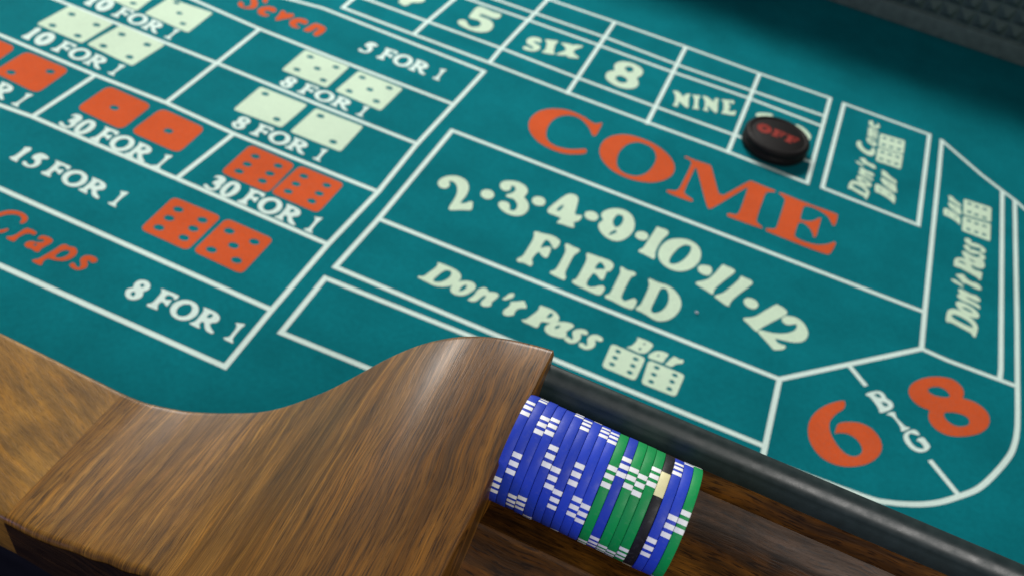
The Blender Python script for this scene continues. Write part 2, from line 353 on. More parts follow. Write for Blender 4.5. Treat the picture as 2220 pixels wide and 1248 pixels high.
  '-4453,7194 -4421,7205 -4383,7196 -4357,7174 -4343,7144 -4352,7114 -4367,7097 -4350,7081 -4342,7049 -4352,7018 -4373,6994 -4408,6982 -4446,6989 -4475,7013 -4494,7047 -4486,7077 -4463,7095 -4477,7116 -4483,7146 -4474,7176|-4425,7161 -4407,7160 -4397,7143 -4403,7128 -4421,7129 -4433,7145|-4430,7064 -4411,7061 -4401,7041 -4405,7025 -4424,7024 -4438,7038 -4439,7054',
  '-4282,7186 -4274,7195 -4125,7202 -4110,7196 -4104,7166 -4116,7140 -4130,7144 -4144,7158 -4171,7165 -4193,7156 -4195,7132 -4186,7119 -4160,7123 -4148,7137 -4132,7132 -4127,7102 -4126,7062 -4142,7061 -4168,7079 -4190,7080 -4195,7060 -4189,7034 -4167,7014 -4169,6995 -4258,6991 -4270,6998 -4275,7016 -4252,7032 -4246,7056 -4249,7120 -4254,7162 -4264,7175',
  '-4051,7190 -4014,7203 -3967,7200 -3925,7180 -3897,7145 -3884,7102 -3891,7062 -3910,7027 -3943,7004 -3985,6992 -4035,6999 -4076,7023 -4101,7059 -4111,7103 -4101,7142 -4077,7172|-4016,7158 -3988,7162 -3963,7148 -3945,7118 -3943,7080 -3958,7050 -3982,7034 -4009,7032 -4033,7047 -4048,7074 -4051,7109 -4039,7139',
  '-3898,7192 -3879,7195 -3803,7198 -3758,7191 -3725,7170 -3710,7136 -3717,7107 -3745,7088 -3752,7077 -3734,7059 -3705,7037 -3679,7027 -3679,7003 -3702,6997 -3745,7004 -3771,7025 -3799,7065 -3818,7065 -3818,7040 -3809,7024 -3790,7014 -3795,6997 -3879,6999 -3894,7008 -3890,7021 -3872,7035 -3867,7059 -3869,7132 -3875,7165|-3809,7163 -3789,7163 -3778,7147 -3786,7126 -3807,7117 -3815,7127 -3815,7148',
  '-3600,7180 -3527,7207 -3519,7186 -3527,7154 -3528,7104 -3527,7050 -3519,7030 -3501,7016 -3497,6998 -3577,6998 -3596,7012 -3590,7025 -3568,7034 -3562,7058 -3566,7129 -3575,7159 -3592,7167',
 ]),
 ('payout_lettering', 'white 8 FOR 1 lettering under the two-pip dice', 'w', [
  '-4452,6336 -4420,6347 -4381,6339 -4354,6316 -4340,6286 -4348,6256 -4363,6239 -4345,6222 -4336,6190 -4345,6159 -4366,6135 -4402,6123 -4439,6131 -4470,6154 -4489,6188 -4482,6219 -4460,6237 -4474,6258 -4481,6289 -4473,6319|-4423,6303 -4404,6302 -4394,6285 -4400,6270 -4418,6271 -4430,6287|-4426,6206 -4406,6202 -4395,6182 -4400,6166 -4419,6165 -4433,6179 -4435,6196',
  '-4279,6329 -4270,6338 -4120,6345 -4105,6338 -4098,6308 -4109,6281 -4124,6286 -4138,6300 -4166,6307 -4188,6298 -4190,6274 -4180,6261 -4154,6265 -4142,6279 -4125,6274 -4120,6243 -4118,6204 -4134,6202 -4160,6220 -4183,6222 -4187,6201 -4181,6175 -4158,6155 -4160,6136 -4250,6132 -4263,6140 -4267,6158 -4245,6173 -4239,6198 -4243,6262 -4250,6304 -4260,6317',
  '-4045,6333 -4008,6345 -3961,6342 -3917,6322 -3889,6287 -3874,6244 -3881,6204 -3899,6168 -3932,6144 -3974,6133 -4025,6140 -4066,6164 -4093,6200 -4104,6245 -4094,6284 -4071,6314|-4009,6300 -3981,6304 -3955,6290 -3936,6260 -3933,6221 -3948,6191 -3972,6175 -3999,6173 -4024,6188 -4039,6216 -4043,6250 -4032,6281',
  '-3891,6334 -3872,6337 -3794,6340 -3749,6333 -3715,6312 -3699,6278 -3706,6248 -3734,6229 -3740,6218 -3722,6200 -3692,6178 -3665,6168 -3664,6144 -3688,6138 -3732,6145 -3758,6166 -3787,6206 -3807,6206 -3806,6181 -3797,6165 -3778,6155 -3782,6138 -3867,6140 -3882,6149 -3878,6162 -3860,6176 -3856,6200 -3859,6274 -3866,6307|-3800,6304 -3780,6305 -3769,6289 -3775,6267 -3797,6258 -3805,6269 -3806,6290',
  '-3589,6322 -3516,6349 -3507,6328 -3515,6295 -3514,6246 -3512,6191 -3504,6171 -3486,6157 -3481,6138 -3561,6139 -3581,6152 -3575,6166 -3553,6175 -3548,6199 -3554,6270 -3563,6300 -3580,6309',
 ]),
 ('payout_lettering', 'white 5 FOR 1 lettering in the Seven row', 'w', [
  '-4115,8313 -4077,8321 -4033,8309 -4011,8297 -4007,8269 -4039,8248 -4050,8232 -4026,8203 -4014,8158 -4020,8111 -4044,8072 -4085,8055 -4125,8056 -4153,8075 -4159,8107 -4139,8130 -4109,8107 -4079,8102 -4064,8127 -4076,8166 -4104,8191 -4129,8188 -4143,8207 -4143,8263',
  '-3940,8302 -3931,8313 -3781,8323 -3766,8315 -3760,8278 -3771,8245 -3785,8250 -3799,8268 -3827,8276 -3849,8265 -3851,8235 -3841,8219 -3815,8224 -3803,8242 -3787,8235 -3782,8197 -3780,8148 -3796,8146 -3822,8168 -3845,8170 -3849,8144 -3843,8112 -3821,8087 -3822,8064 -3912,8058 -3924,8067 -3929,8090 -3907,8109 -3900,8140 -3905,8220 -3911,8271 -3921,8288',
  '-3706,8309 -3670,8324 -3622,8321 -3579,8296 -3551,8253 -3537,8199 -3544,8149 -3562,8105 -3595,8076 -3637,8061 -3687,8070 -3729,8099 -3755,8143 -3766,8199 -3756,8248 -3733,8286|-3671,8268 -3643,8274 -3617,8256 -3599,8218 -3596,8171 -3610,8133 -3635,8113 -3661,8111 -3686,8129 -3702,8163 -3705,8206 -3693,8244',
  '-3553,8311 -3534,8315 -3457,8320 -3412,8311 -3378,8285 -3362,8243 -3369,8206 -3397,8182 -3403,8169 -3385,8146 -3355,8119 -3329,8107 -3328,8077 -3352,8069 -3395,8077 -3421,8103 -3450,8153 -3470,8153 -3469,8122 -3460,8102 -3441,8089 -3446,8068 -3530,8070 -3545,8081 -3541,8098 -3523,8115 -3519,8145 -3522,8237 -3529,8278|-3462,8275 -3442,8275 -3431,8256 -3438,8229 -3460,8218 -3467,8231 -3468,8257',
  '-3252,8298 -3179,8332 -3170,8306 -3179,8265 -3178,8204 -3176,8135 -3168,8111 -3150,8093 -3146,8071 -3225,8071 -3245,8087 -3239,8105 -3217,8115 -3212,8145 -3217,8234 -3227,8271 -3243,8282',
 ]),
 ('craps_lettering', 'orange italic Craps lettering', 'r', [
  '-5287,4103 -5264,4146 -5220,4180 -5164,4194 -5111,4191 -5069,4172 -5046,4146 -5038,4110 -5055,4080 -5079,4083 -5089,4118 -5112,4140 -5148,4148 -5190,4133 -5226,4104 -5249,4061 -5258,4017 -5245,3971 -5210,3939 -5166,3932 -5138,3941 -5119,3967 -5104,3991 -5081,3978 -5086,3944 -5108,3908 -5153,3878 -5216,3873 -5271,3900 -5307,3957 -5315,4039',
  '-4990,4069 -4952,4075 -4894,4072 -4878,4060 -4878,4033 -4900,4024 -4922,4027 -4941,4015 -4955,3989 -4961,3941 -4954,3910 -4955,3888 -5017,3883 -5043,3897 -5041,3915 -5014,3933 -5003,3975 -4999,4045',
  '-4824,4069 -4776,4077 -4733,4069 -4711,4044 -4715,4006 -4725,3969 -4729,3932 -4720,3895 -4742,3886 -4767,3887 -4793,3896 -4827,3887 -4859,3892 -4879,3914 -4879,3945 -4856,3973 -4812,3979 -4785,3996 -4777,4015 -4793,4026 -4812,4014 -4826,4001 -4843,4021 -4841,4053|-4811,3958 -4797,3962 -4787,3943 -4798,3936 -4813,3939',
  '-4630,4069 -4601,4079 -4575,4069 -4541,4087 -4496,4072 -4469,4037 -4465,3989 -4477,3939 -4512,3904 -4562,3885 -4611,3880 -4624,3854 -4617,3825 -4601,3794 -4623,3784 -4685,3787 -4708,3797 -4698,3816 -4676,3838 -4668,3877 -4655,3945 -4645,4003 -4643,4043|-4564,4028 -4540,4031 -4520,4005 -4523,3965 -4542,3931 -4575,3915 -4593,3925 -4595,3966 -4587,4005',
  '-4389,4071 -4351,4082 -4300,4071 -4283,4044 -4299,4012 -4326,4008 -4344,4023 -4349,4007 -4317,3980 -4307,3949 -4320,3916 -4349,3886 -4399,3883 -4436,3897 -4444,3921 -4432,3942 -4407,3941 -4384,3921 -4360,3920 -4362,3944 -4397,3972 -4419,4005 -4416,4045',
 ]),
 ('come_lettering', 'big orange COME lettering', 'r', [
  '-1886,8364 -1796,8416 -1692,8430 -1578,8417 -1475,8379 -1415,8362 -1357,8429 -1343,8414 -1336,8284 -1330,8172 -1355,8129 -1384,8150 -1434,8231 -1502,8300 -1583,8353 -1657,8359 -1728,8329 -1787,8266 -1824,8171 -1836,8061 -1826,7952 -1799,7857 -1763,7785 -1708,7744 -1641,7727 -1559,7738 -1477,7776 -1409,7827 -1360,7873 -1330,7850 -1323,7792 -1379,7741 -1461,7681 -1551,7646 -1653,7641 -1763,7658 -1867,7704 -1954,7780 -2015,7875 -2050,7992 -2045,8114 -2014,8223 -1955,8306',
  '-1080,8373 -984,8408 -863,8418 -735,8402 -614,8348 -515,8272 -447,8178 -416,8061 -428,7947 -475,7841 -551,7752 -635,7696 -742,7660 -856,7650 -980,7669 -1094,7734 -1181,7829 -1233,7949 -1244,8085 -1220,8200 -1163,8298|-915,8325 -841,8343 -758,8329 -695,8276 -654,8177 -642,8075 -649,7948 -676,7838 -722,7763 -785,7720 -857,7708 -932,7732 -985,7794 -1017,7895 -1033,8025 -1018,8147 -981,8253',
  '-400,8384 -375,8397 -297,8385 -105,8404 -75,8355 110,7917 323,8370 346,8398 516,8387 619,8386 623,8353 566,8321 539,8292 531,8213 528,7786 546,7738 610,7707 615,7678 556,7666 246,7656 233,7688 249,7722 327,7739 343,7811 343,8136 339,8268 85,7693 56,7664 23,7678 -216,8233 -236,8257 -239,8200 -244,7808 -229,7751 -135,7722 -119,7693 -143,7662 -389,7663 -414,7687 -404,7717 -336,7739 -307,7783 -301,7884 -293,8275 -305,8333 -337,8353 -386,8359',
  '651,8366 670,8390 937,8369 1287,8384 1303,8363 1300,8182 1277,8152 1245,8192 1206,8276 1127,8319 1033,8336 954,8316 940,8259 941,8087 950,8054 1011,8071 1060,8103 1103,8177 1137,8223 1146,8190 1140,7927 1140,7867 1109,7840 1093,7912 1042,7984 983,8022 941,8002 934,7960 929,7776 944,7741 1012,7727 1116,7735 1214,7783 1282,7855 1319,7908 1343,7894 1333,7801 1307,7676 1266,7658 1094,7649 654,7659 640,7687 652,7717 719,7738 737,7787 738,7878 741,8223 739,8286 715,8319',
 ]),
 ('field_lettering', 'pale green FIELD lettering', 'g', [
  '-1353,6365 -1322,6379 -1267,6382 -1211,6405 -1146,6402 -1094,6378 -1083,6347 -1081,6279 -1100,6234 -1127,6244 -1159,6286 -1193,6314 -1215,6309 -1222,6265 -1219,6185 -1201,6209 -1173,6239 -1144,6246 -1128,6225 -1118,6157 -1117,6091 -1142,6075 -1180,6093 -1214,6121 -1226,6089 -1233,6018 -1230,5989 -1207,5962 -1202,5918 -1215,5901 -1247,5907 -1288,5911 -1330,5891 -1357,5909 -1357,5939 -1327,5989 -1325,6063 -1325,6224 -1333,6295 -1354,6339',
  '-1041,6374 -1011,6380 -960,6369 -906,6372 -885,6354 -891,6319 -911,6276 -916,6212 -912,6081 -910,6011 -903,5981 -881,5953 -880,5908 -907,5897 -948,5906 -1018,5909 -1041,5930 -1034,5952 -1006,5981 -1001,6049 -1003,6205 -1010,6288 -1041,6330',
  '-823,6362 -794,6368 -724,6370 -649,6380 -585,6377 -547,6346 -542,6289 -555,6233 -579,6224 -577,6183 -571,6117 -583,6086 -612,6091 -650,6126 -681,6137 -691,6089 -697,6004 -690,5962 -663,5950 -627,5966 -596,6008 -560,6036 -533,6024 -524,5996 -530,5923 -554,5892 -594,5890 -702,5897 -803,5904 -827,5929 -821,5956 -801,5974 -796,6036 -796,6190 -801,6284 -829,6334|-679,6306 -647,6302 -616,6267 -608,6242 -643,6220 -681,6196 -693,6207 -693,6254',
  '-490,6358 -464,6362 -419,6342 -364,6364 -332,6348 -331,6307 -357,6291 -363,6234 -368,6103 -367,6001 -357,5968 -324,5959 -292,6001 -266,6040 -234,6031 -221,6000 -222,5916 -235,5886 -284,5878 -360,5882 -431,5894 -490,5892 -508,5914 -502,5941 -478,5961 -473,6027 -472,6190 -471,6285 -492,6326',
  '-212,6357 -177,6355 -121,6348 -49,6364 24,6350 89,6303 138,6230 155,6139 139,6041 101,5952 44,5891 -9,5870 -71,5881 -144,5903 -202,5900 -217,5913 -210,5951 -190,5985 -188,6054 -184,6170 -187,6272 -217,6324|-69,6299 -34,6309 -1,6271 24,6194 29,6107 8,6022 -29,5967 -62,5952 -86,5971 -89,6035 -84,6163 -83,6267',
 ]),
 ('field_number_lettering', 'pale green arched 2 3 4 9 10 11 12 with dots between', 'g', [
  '-2347,6676 -2282,6703 -2206,6693 -2149,6645 -2113,6566 -2098,6475 -2103,6388 -2104,6347 -2067,6363 -2043,6420 -2013,6432 -1994,6395 -1969,6322 -1985,6292 -2058,6255 -2137,6192 -2166,6200 -2176,6234 -2178,6322 -2188,6432 -2216,6514 -2258,6572 -2303,6593 -2330,6574 -2301,6543 -2291,6490 -2316,6447 -2368,6438 -2413,6476 -2425,6537 -2404,6611',
  '-1965,6679 -1917,6684 -1875,6646 -1866,6588 -1895,6540 -1945,6527 -1992,6554 -2011,6609 -1999,6651',
  '-1847,6919 -1783,6952 -1702,6955 -1634,6913 -1608,6844 -1618,6769 -1562,6730 -1523,6673 -1508,6592 -1527,6515 -1575,6464 -1646,6445 -1722,6460 -1784,6501 -1806,6553 -1781,6602 -1726,6614 -1684,6584 -1671,6518 -1631,6528 -1619,6577 -1640,6637 -1688,6681 -1732,6677 -1769,6669 -1787,6708 -1751,6749 -1729,6806 -1751,6860 -1792,6859 -1768,6814 -1786,6759 -1829,6740 -1878,6766 -1902,6829 -1888,6882',
  '-1503,6863 -1451,6872 -1410,6831 -1402,6769 -1436,6727 -1486,6714 -1532,6742 -1549,6798 -1534,6837',
  '-1242,7089 -1183,7094 -1147,7057 -1128,6967 -1102,6809 -1068,6823 -1033,6838 -1023,6795 -1035,6730 -1069,6700 -1066,6678 -1044,6644 -1048,6613 -1098,6602 -1157,6603 -1205,6588 -1220,6610 -1205,6652 -1210,6681 -1274,6680 -1338,6679 -1361,6722 -1353,6785 -1316,6928 -1278,7047|-1246,6889 -1239,6827 -1248,6771 -1279,6759 -1276,6819',
  '-977,6949 -929,6956 -884,6911 -883,6849 -915,6812 -972,6804 -1016,6832 -1031,6889 -1013,6925',
  '-772,7138 -686,7160 -596,7116 -541,7012 -522,6899 -545,6774 -603,6672 -683,6645 -775,6675 -842,6742 -866,6813 -845,6864 -839,6893 -882,6929 -884,7005 -834,7089|-737,7050 -685,7058 -656,6988 -665,6894 -696,6849 -737,6884 -755,6961|-686,6818 -666,6802 -685,6745 -726,6707 -715,6765',
  '-455,6950 -397,6949 -370,6903 -378,6840 -425,6806 -478,6813 -507,6857 -496,6917',
  '-348,7097 -310,7101 -234,7107 -209,7070 -221,7010 -241,6944 -255,6812 -253,6713 -230,6657 -245,6618 -304,6630 -356,6637 -401,6639 -414,6670 -379,6713 -372,6820 -352,7020',
  '-116,7050 -12,7092 86,7060 143,6983 162,6854 131,6726 69,6629 -16,6576 -116,6581 -192,6631 -237,6723 -239,6843 -198,6972|-15,7006 30,7004 45,6942 30,6831 -10,6717 -62,6654 -100,6660 -111,6722 -96,6832 -63,6945',
  '212,6826 272,6834 300,6783 295,6712 254,6677 190,6685 154,6731 164,6792',
  '362,6930 407,6928 482,6926 502,6889 482,6838 438,6733 392,6610 372,6541 380,6481 352,6469 285,6497 210,6507 184,6538 217,6577 277,6633 321,6757 345,6870',
  '555,6873 606,6866 667,6866 689,6831 663,6767 605,6637 558,6516 544,6443 546,6408 513,6397 446,6429 387,6448 396,6490 445,6539 492,6652 546,6800',
  '702,6635 764,6623 794,6577 780,6514 733,6482 676,6497 641,6548 654,6602',
  '938,6687 981,6682 1045,6657 1059,6611 1018,6541 945,6426 874,6305 848,6255 843,6226 805,6238 750,6283 698,6305 686,6336 732,6369 783,6409 852,6540 924,6666',
  '1067,6598 1147,6619 1225,6577 1275,6493 1280,6409 1246,6329 1179,6281 1092,6255 1008,6239 1038,6198 1111,6208 1119,6178 1090,6132 1018,6089 964,6137 869,6208 840,6237 856,6277 969,6293 1075,6348 1144,6423 1163,6487 1151,6523 1120,6496 1079,6463 1029,6477 1010,6519 1031,6567',
 ]),
 ('dont_pass_lettering', "pale green Don't Pass lettering nearest the cushion", 'g', [
  '-1949,5506 -1924,5517 -1828,5518 -1752,5511 -1699,5481 -1679,5430 -1685,5378 -1712,5322 -1750,5275 -1795,5245 -1847,5230 -1921,5236 -1983,5242 -2010,5243 -2019,5259 -2006,5276 -1975,5286 -1963,5334 -1939,5421 -1928,5469|-1838,5462 -1806,5472 -1783,5455 -1774,5416 -1784,5361 -1810,5314 -1843,5284 -1877,5281 -1884,5295 -1873,5359 -1857,5427',
  '-1631,5443 -1583,5455 -1539,5437 -1523,5394 -1534,5344 -1560,5285 -1595,5246 -1646,5228 -1692,5239 -1717,5267 -1722,5316 -1705,5370 -1672,5414|-1623,5385 -1606,5387 -1598,5357 -1609,5315 -1629,5294 -1641,5296 -1640,5331 -1632,5367',
  '-1490,5433 -1457,5453 -1429,5443 -1414,5422 -1380,5439 -1343,5449 -1318,5433 -1316,5400 -1328,5358 -1340,5317 -1326,5291 -1334,5263 -1369,5236 -1402,5232 -1425,5252 -1427,5289 -1414,5340 -1418,5363 -1434,5345 -1445,5304 -1456,5263 -1475,5239 -1516,5226 -1537,5235 -1525,5272 -1508,5326 -1513,5383',
  '-1244,5509 -1220,5524 -1201,5505 -1200,5467 -1223,5431 -1255,5394 -1280,5396 -1284,5415 -1266,5448 -1262,5481',
  '-1210,5413 -1163,5441 -1111,5486 -1095,5483 -1082,5457 -1057,5438 -1055,5405 -1085,5391 -1111,5371 -1122,5339 -1124,5309 -1114,5290 -1127,5265 -1167,5237 -1200,5233 -1223,5261 -1220,5296 -1204,5340 -1196,5379',
  '-969,5509 -930,5515 -840,5517 -780,5484 -757,5437 -768,5387 -814,5351 -880,5337 -891,5305 -883,5268 -901,5240 -975,5247 -1033,5245 -1049,5270 -1015,5290 -993,5355 -962,5443 -968,5474|-854,5474 -829,5471 -828,5437 -851,5403 -869,5409',
  '-766,5414 -696,5448 -639,5456 -617,5427 -644,5369 -660,5334 -638,5305 -645,5259 -684,5237 -722,5230 -777,5222 -832,5248 -847,5298 -826,5352|-751,5372 -729,5377 -731,5350 -750,5322 -768,5323',
  '-568,5435 -529,5450 -492,5435 -483,5409 -500,5385 -530,5380 -542,5378 -525,5347 -527,5297 -549,5253 -584,5227 -628,5228 -657,5246 -652,5276 -629,5299 -605,5286 -591,5281 -588,5301 -609,5333 -620,5363 -608,5402',
  '-419,5446 -381,5446 -354,5431 -349,5397 -370,5376 -397,5378 -410,5371 -392,5345 -390,5302 -409,5265 -441,5232 -484,5229 -519,5239 -529,5269 -512,5292 -481,5293 -463,5277 -458,5298 -475,5332 -483,5372 -466,5414 -442,5437',
 ]),
 ('bar_lettering', 'pale green Bar lettering above the nearest printed dice', 'g', [
  '-108,5599 -82,5606 -6,5609 40,5601 55,5573 44,5531 38,5501 23,5465 -7,5439 -41,5428 -106,5434 -150,5435 -153,5446 -120,5479 -103,5530 -95,5575|-29,5567 -14,5564 -20,5546 -34,5548|-49,5494 -29,5493 -35,5471 -54,5469',
  '99,5548 152,5563 197,5559 200,5534 188,5500 186,5473 181,5435 147,5424 115,5427 74,5416 44,5425 38,5456 61,5506|118,5504 131,5502 118,5481 109,5482',
  '235,5555 264,5563 287,5549 320,5565 338,5544 331,5510 301,5495 277,5469 262,5431 234,5422 189,5427 204,5462 217,5508',
 ]),
 ('six_numeral', 'large orange 6', 'r', [
  '1669,5845 1602,5786 1524,5695 1465,5590 1433,5481 1432,5371 1459,5270 1510,5194 1582,5140 1669,5124 1759,5140 1852,5187 1943,5264 2011,5357 2047,5462 2043,5546 2007,5614 1943,5667 1861,5681 1775,5653 1693,5602 1658,5562 1651,5504 1649,5432 1682,5462 1722,5486 1772,5497 1833,5478 1874,5433 1887,5383 1871,5332 1832,5296 1784,5284 1731,5306 1673,5360 1629,5423 1604,5497 1605,5568 1647,5672 1700,5748 1704,5807 1692,5842',
 ]),
 ('eight_numeral', 'large orange 8', 'r', [
  '2440,6581 2540,6622 2618,6611 2674,6554 2684,6482 2670,6436 2746,6452 2830,6435 2892,6384 2915,6303 2894,6198 2837,6105 2750,6022 2650,5956 2556,5919 2467,5929 2405,5976 2378,6053 2389,6127 2329,6120 2260,6144 2206,6199 2193,6278 2221,6371 2291,6467 2365,6534|2439,6452 2501,6460 2548,6426 2558,6388 2528,6361 2461,6333 2400,6326 2364,6349 2373,6398|2514,6172 2573,6210 2647,6236 2715,6232 2738,6193 2725,6139 2674,6091 2616,6068 2556,6081 2517,6121',
 ]),
 ('big_lettering', 'white BIG lettering between the orange 6 and 8', 'w', [
  '1843,6013 1859,6043 1935,6114 1980,6123 2013,6099 2027,6065 2062,6063 2095,6029 2092,5980 2052,5921 1997,5869 1978,5869 1971,5906 1937,5950 1885,6005 1856,5999|1925,6065 1954,6081 1982,6060 1969,6037 1943,6038 1923,6048|1985,5998 2021,6013 2049,5997 2033,5967 2006,5968',
  '2040,5888 2066,5929 2109,5953 2119,5928 2129,5892 2177,5858 2208,5835 2244,5850 2249,5828 2225,5804 2192,5761 2173,5760 2166,5802 2133,5844 2101,5876 2070,5885 2045,5871',
  '2274,5842 2303,5848 2334,5815 2325,5790 2292,5787 2256,5782 2240,5753 2254,5711 2286,5670 2330,5656 2372,5679 2363,5703 2333,5730 2304,5724 2309,5752 2343,5795 2372,5797 2396,5770 2427,5738 2422,5697 2395,5653 2348,5613 2291,5605 2238,5634 2202,5682 2194,5732 2212,5777 2246,5816',
 ]),
 ('five_numeral', 'pale green 5', 'g', [
  '-3454,9857 -3411,9872 -3316,9859 -3240,9850 -3187,9873 -3142,9850 -3127,9772 -3154,9711 -3216,9690 -3301,9700 -3360,9692 -3353,9648 -3297,9650 -3217,9650 -3153,9604 -3113,9530 -3103,9424 -3135,9338 -3206,9282 -3299,9258 -3410,9273 -3487,9297 -3522,9355 -3515,9405 -3471,9445 -3426,9433 -3378,9365 -3331,9349 -3277,9383 -3259,9442 -3277,9504 -3326,9536 -3383,9525 -3435,9512 -3461,9550 -3467,9654 -3477,9797',
 ]),
 ('six_lettering', 'pale green SIX lettering', 'g', [
  '-2627,9623 -2575,9645 -2525,9628 -2500,9564 -2531,9531 -2568,9538 -2585,9515 -2552,9496 -2498,9491 -2461,9438 -2466,9362 -2510,9301 -2577,9276 -2636,9275 -2659,9320 -2637,9364 -2597,9369 -2557,9355 -2540,9377 -2566,9401 -2629,9407 -2673,9465 -2679,9534 -2657,9589',
  '-2494,9662 -2422,9700 -2347,9731 -2334,9685 -2347,9638 -2321,9520 -2298,9448 -2268,9425 -2290,9391 -2363,9361 -2426,9348 -2433,9388 -2412,9422 -2428,9510 -2454,9600 -2487,9620',
  '-2313,9711 -2218,9758 -2171,9748 -2142,9789 -2057,9818 -2045,9782 -2078,9728 -2110,9648 -2101,9600 -2061,9559 -2015,9549 -2004,9504 -2085,9459 -2124,9448 -2159,9474 -2196,9437 -2261,9405 -2269,9452 -2227,9521 -2202,9594 -2241,9656 -2291,9672',
 ]),
 ('four_numeral', 'pale green 4 cut by the top edge', 'g', [
  '-4369,9416 -4289,9400 -4297,9312 -4270,9294 -4210,9264 -4168,9269 -4145,9328 -4144,9399 -4074,9437 -4031,9513 -4046,9582 -4120,9603 -4178,9870 -4262,9928 -4346,9728 -4430,9447',
 ]),
 ('eight_numeral', 'pale green 8 in a number box', 'g', [
  '-1523,9807 -1443,9840 -1348,9827 -1276,9779 -1246,9708 -1250,9614 -1284,9551 -1244,9491 -1219,9420 -1228,9334 -1284,9262 -1367,9221 -1472,9222 -1563,9261 -1614,9321 -1635,9414 -1610,9488 -1561,9543 -1595,9592 -1608,9676 -1580,9758|-1446,9734 -1399,9741 -1366,9692 -1374,9630 -1414,9600 -1461,9638 -1475,9683|-1472,9473 -1420,9476 -1370,9441 -1354,9390 -1387,9339 -1443,9324 -1493,9358 -1508,9419',
 ]),
 ('nine_lettering', 'pale green NINE lettering', 'g', [
  '-842,9558 -786,9591 -743,9561 -695,9509 -703,9574 -640,9637 -629,9593 -633,9538 -599,9390 -579,9328 -606,9300 -657,9331 -712,9376 -704,9313 -694,9261 -763,9245 -769,9283 -755,9327 -793,9489 -835,9529',
  '-620,9626 -526,9669 -515,9624 -526,9581 -487,9404 -466,9385 -468,9359 -551,9332 -554,9363 -543,9405 -585,9573 -611,9589',
  '-511,9679 -447,9701 -394,9661 -354,9638 -375,9710 -321,9758 -309,9706 -303,9641 -266,9480 -269,9419 -303,9419 -367,9474 -396,9504 -386,9444 -364,9425 -365,9391 -430,9378 -438,9414 -425,9449 -464,9609 -502,9642',
  '-293,9752 -145,9826 -125,9754 -149,9727 -180,9748 -188,9707 -163,9691 -153,9647 -162,9606 -148,9565 -117,9579 -100,9617 -74,9619 -67,9506 -229,9448 -233,9486 -218,9531 -258,9708 -285,9715',
 ]),
 ('one_numeral', 'pale green 1 peeping out behind the puck', 'g', [
  '130,9714 189,9780 313,9837 344,9789 328,9516 250,9461 234,9683 151,9650',
 ]),
 ('zero_numeral', 'pale green 0 mostly hidden by the puck', 'g', [
  '613,9806 695,9794 775,9731 821,9661 817,9574 751,9444 635,9463 565,9616 571,9741',
 ]),
 ('dont_pass_lettering', "pale green Don't Pass lettering running up the right side", 'g', [
  '2483,7352 2472,7375 2474,7463 2485,7533 2520,7581 2575,7599 2631,7594 2691,7569 2739,7535 2770,7494 2784,7447 2774,7379 2766,7322 2764,7297 2746,7289 2728,7301 2718,7329 2667,7340 2574,7362 2524,7371|2535,7454 2524,7483 2544,7504 2586,7513 2646,7504 2695,7480 2726,7450 2728,7419 2713,7413 2644,7422 2571,7437',
  '2563,7644 2552,7688 2573,7727 2619,7742 2673,7733 2736,7709 2776,7677 2794,7631 2781,7588 2750,7566 2696,7561 2639,7576 2592,7606|2625,7651 2624,7666 2657,7674 2701,7664 2723,7646 2721,7634 2683,7636 2645,7642',
  '2580,7773 2559,7803 2570,7828 2594,7842 2577,7873 2568,7907 2586,7929 2622,7931 2666,7921 2710,7910 2738,7923 2768,7915 2796,7884 2799,7853 2776,7832 2736,7830 2682,7842 2657,7838 2676,7824 2720,7814 2764,7804 2789,7787 2801,7749 2791,7730 2751,7741 2694,7757 2632,7752',
  '2507,7997 2492,8019 2513,8036 2554,8037 2592,8016 2630,7987 2627,7965 2606,7960 2572,7977 2536,7981',
  '2612,8028 2583,8071 2536,8119 2540,8133 2569,8145 2590,8168 2626,8170 2640,8143 2661,8118 2694,8109 2727,8107 2748,8117 2774,8105 2803,8068 2805,8038 2774,8017 2737,8019 2690,8034 2649,8041',
  '2517,8248 2512,8284 2514,8366 2552,8421 2603,8442 2656,8432 2693,8390 2705,8330 2740,8320 2780,8328 2810,8311 2800,8244 2799,8190 2772,8176 2751,8206 2682,8226 2589,8255 2555,8249|2560,8354 2563,8376 2600,8377 2636,8356 2629,8340',
  '2627,8434 2593,8498 2587,8550 2619,8570 2681,8546 2718,8531 2750,8551 2798,8545 2821,8510 2827,8475 2833,8424 2803,8374 2749,8360 2691,8379|2673,8448 2669,8468 2697,8466 2727,8449 2725,8432',
  '2612,8615 2598,8651 2615,8685 2644,8693 2669,8677 2673,8650 2675,8639 2709,8654 2763,8653 2810,8633 2835,8601 2833,8561 2812,8534 2780,8539 2756,8560 2771,8582 2777,8595 2756,8597 2720,8578 2688,8568 2646,8579',
  '2606,8751 2607,8786 2625,8811 2661,8815 2684,8796 2680,8772 2688,8760 2716,8776 2762,8778 2802,8761 2836,8731 2837,8692 2825,8660 2793,8651 2768,8666 2769,8695 2787,8711 2764,8716 2727,8700 2683,8693 2639,8709 2615,8730',
 ]),
 ('bar_lettering', 'pale green Bar lettering at the right side', 'g', [
  '2378,9065 2369,9092 2363,9165 2371,9210 2400,9220 2446,9205 2480,9195 2518,9176 2548,9143 2561,9109 2557,9047 2558,9004 2545,9002 2508,9039 2453,9062 2403,9075|2410,9138 2412,9153 2433,9145 2431,9131|2489,9110 2491,9129 2514,9120 2517,9102',
  '2426,9261 2408,9313 2411,9356 2437,9357 2475,9340 2504,9335 2546,9325 2559,9291 2557,9260 2570,9220 2561,9191 2527,9189 2473,9218|2473,9273 2474,9285 2497,9270 2497,9261',
  '2414,9393 2404,9423 2418,9442 2400,9477 2422,9491 2459,9481 2477,9450 2505,9423 2548,9404 2557,9375 2554,9332 2516,9352 2465,9369',
 ]),
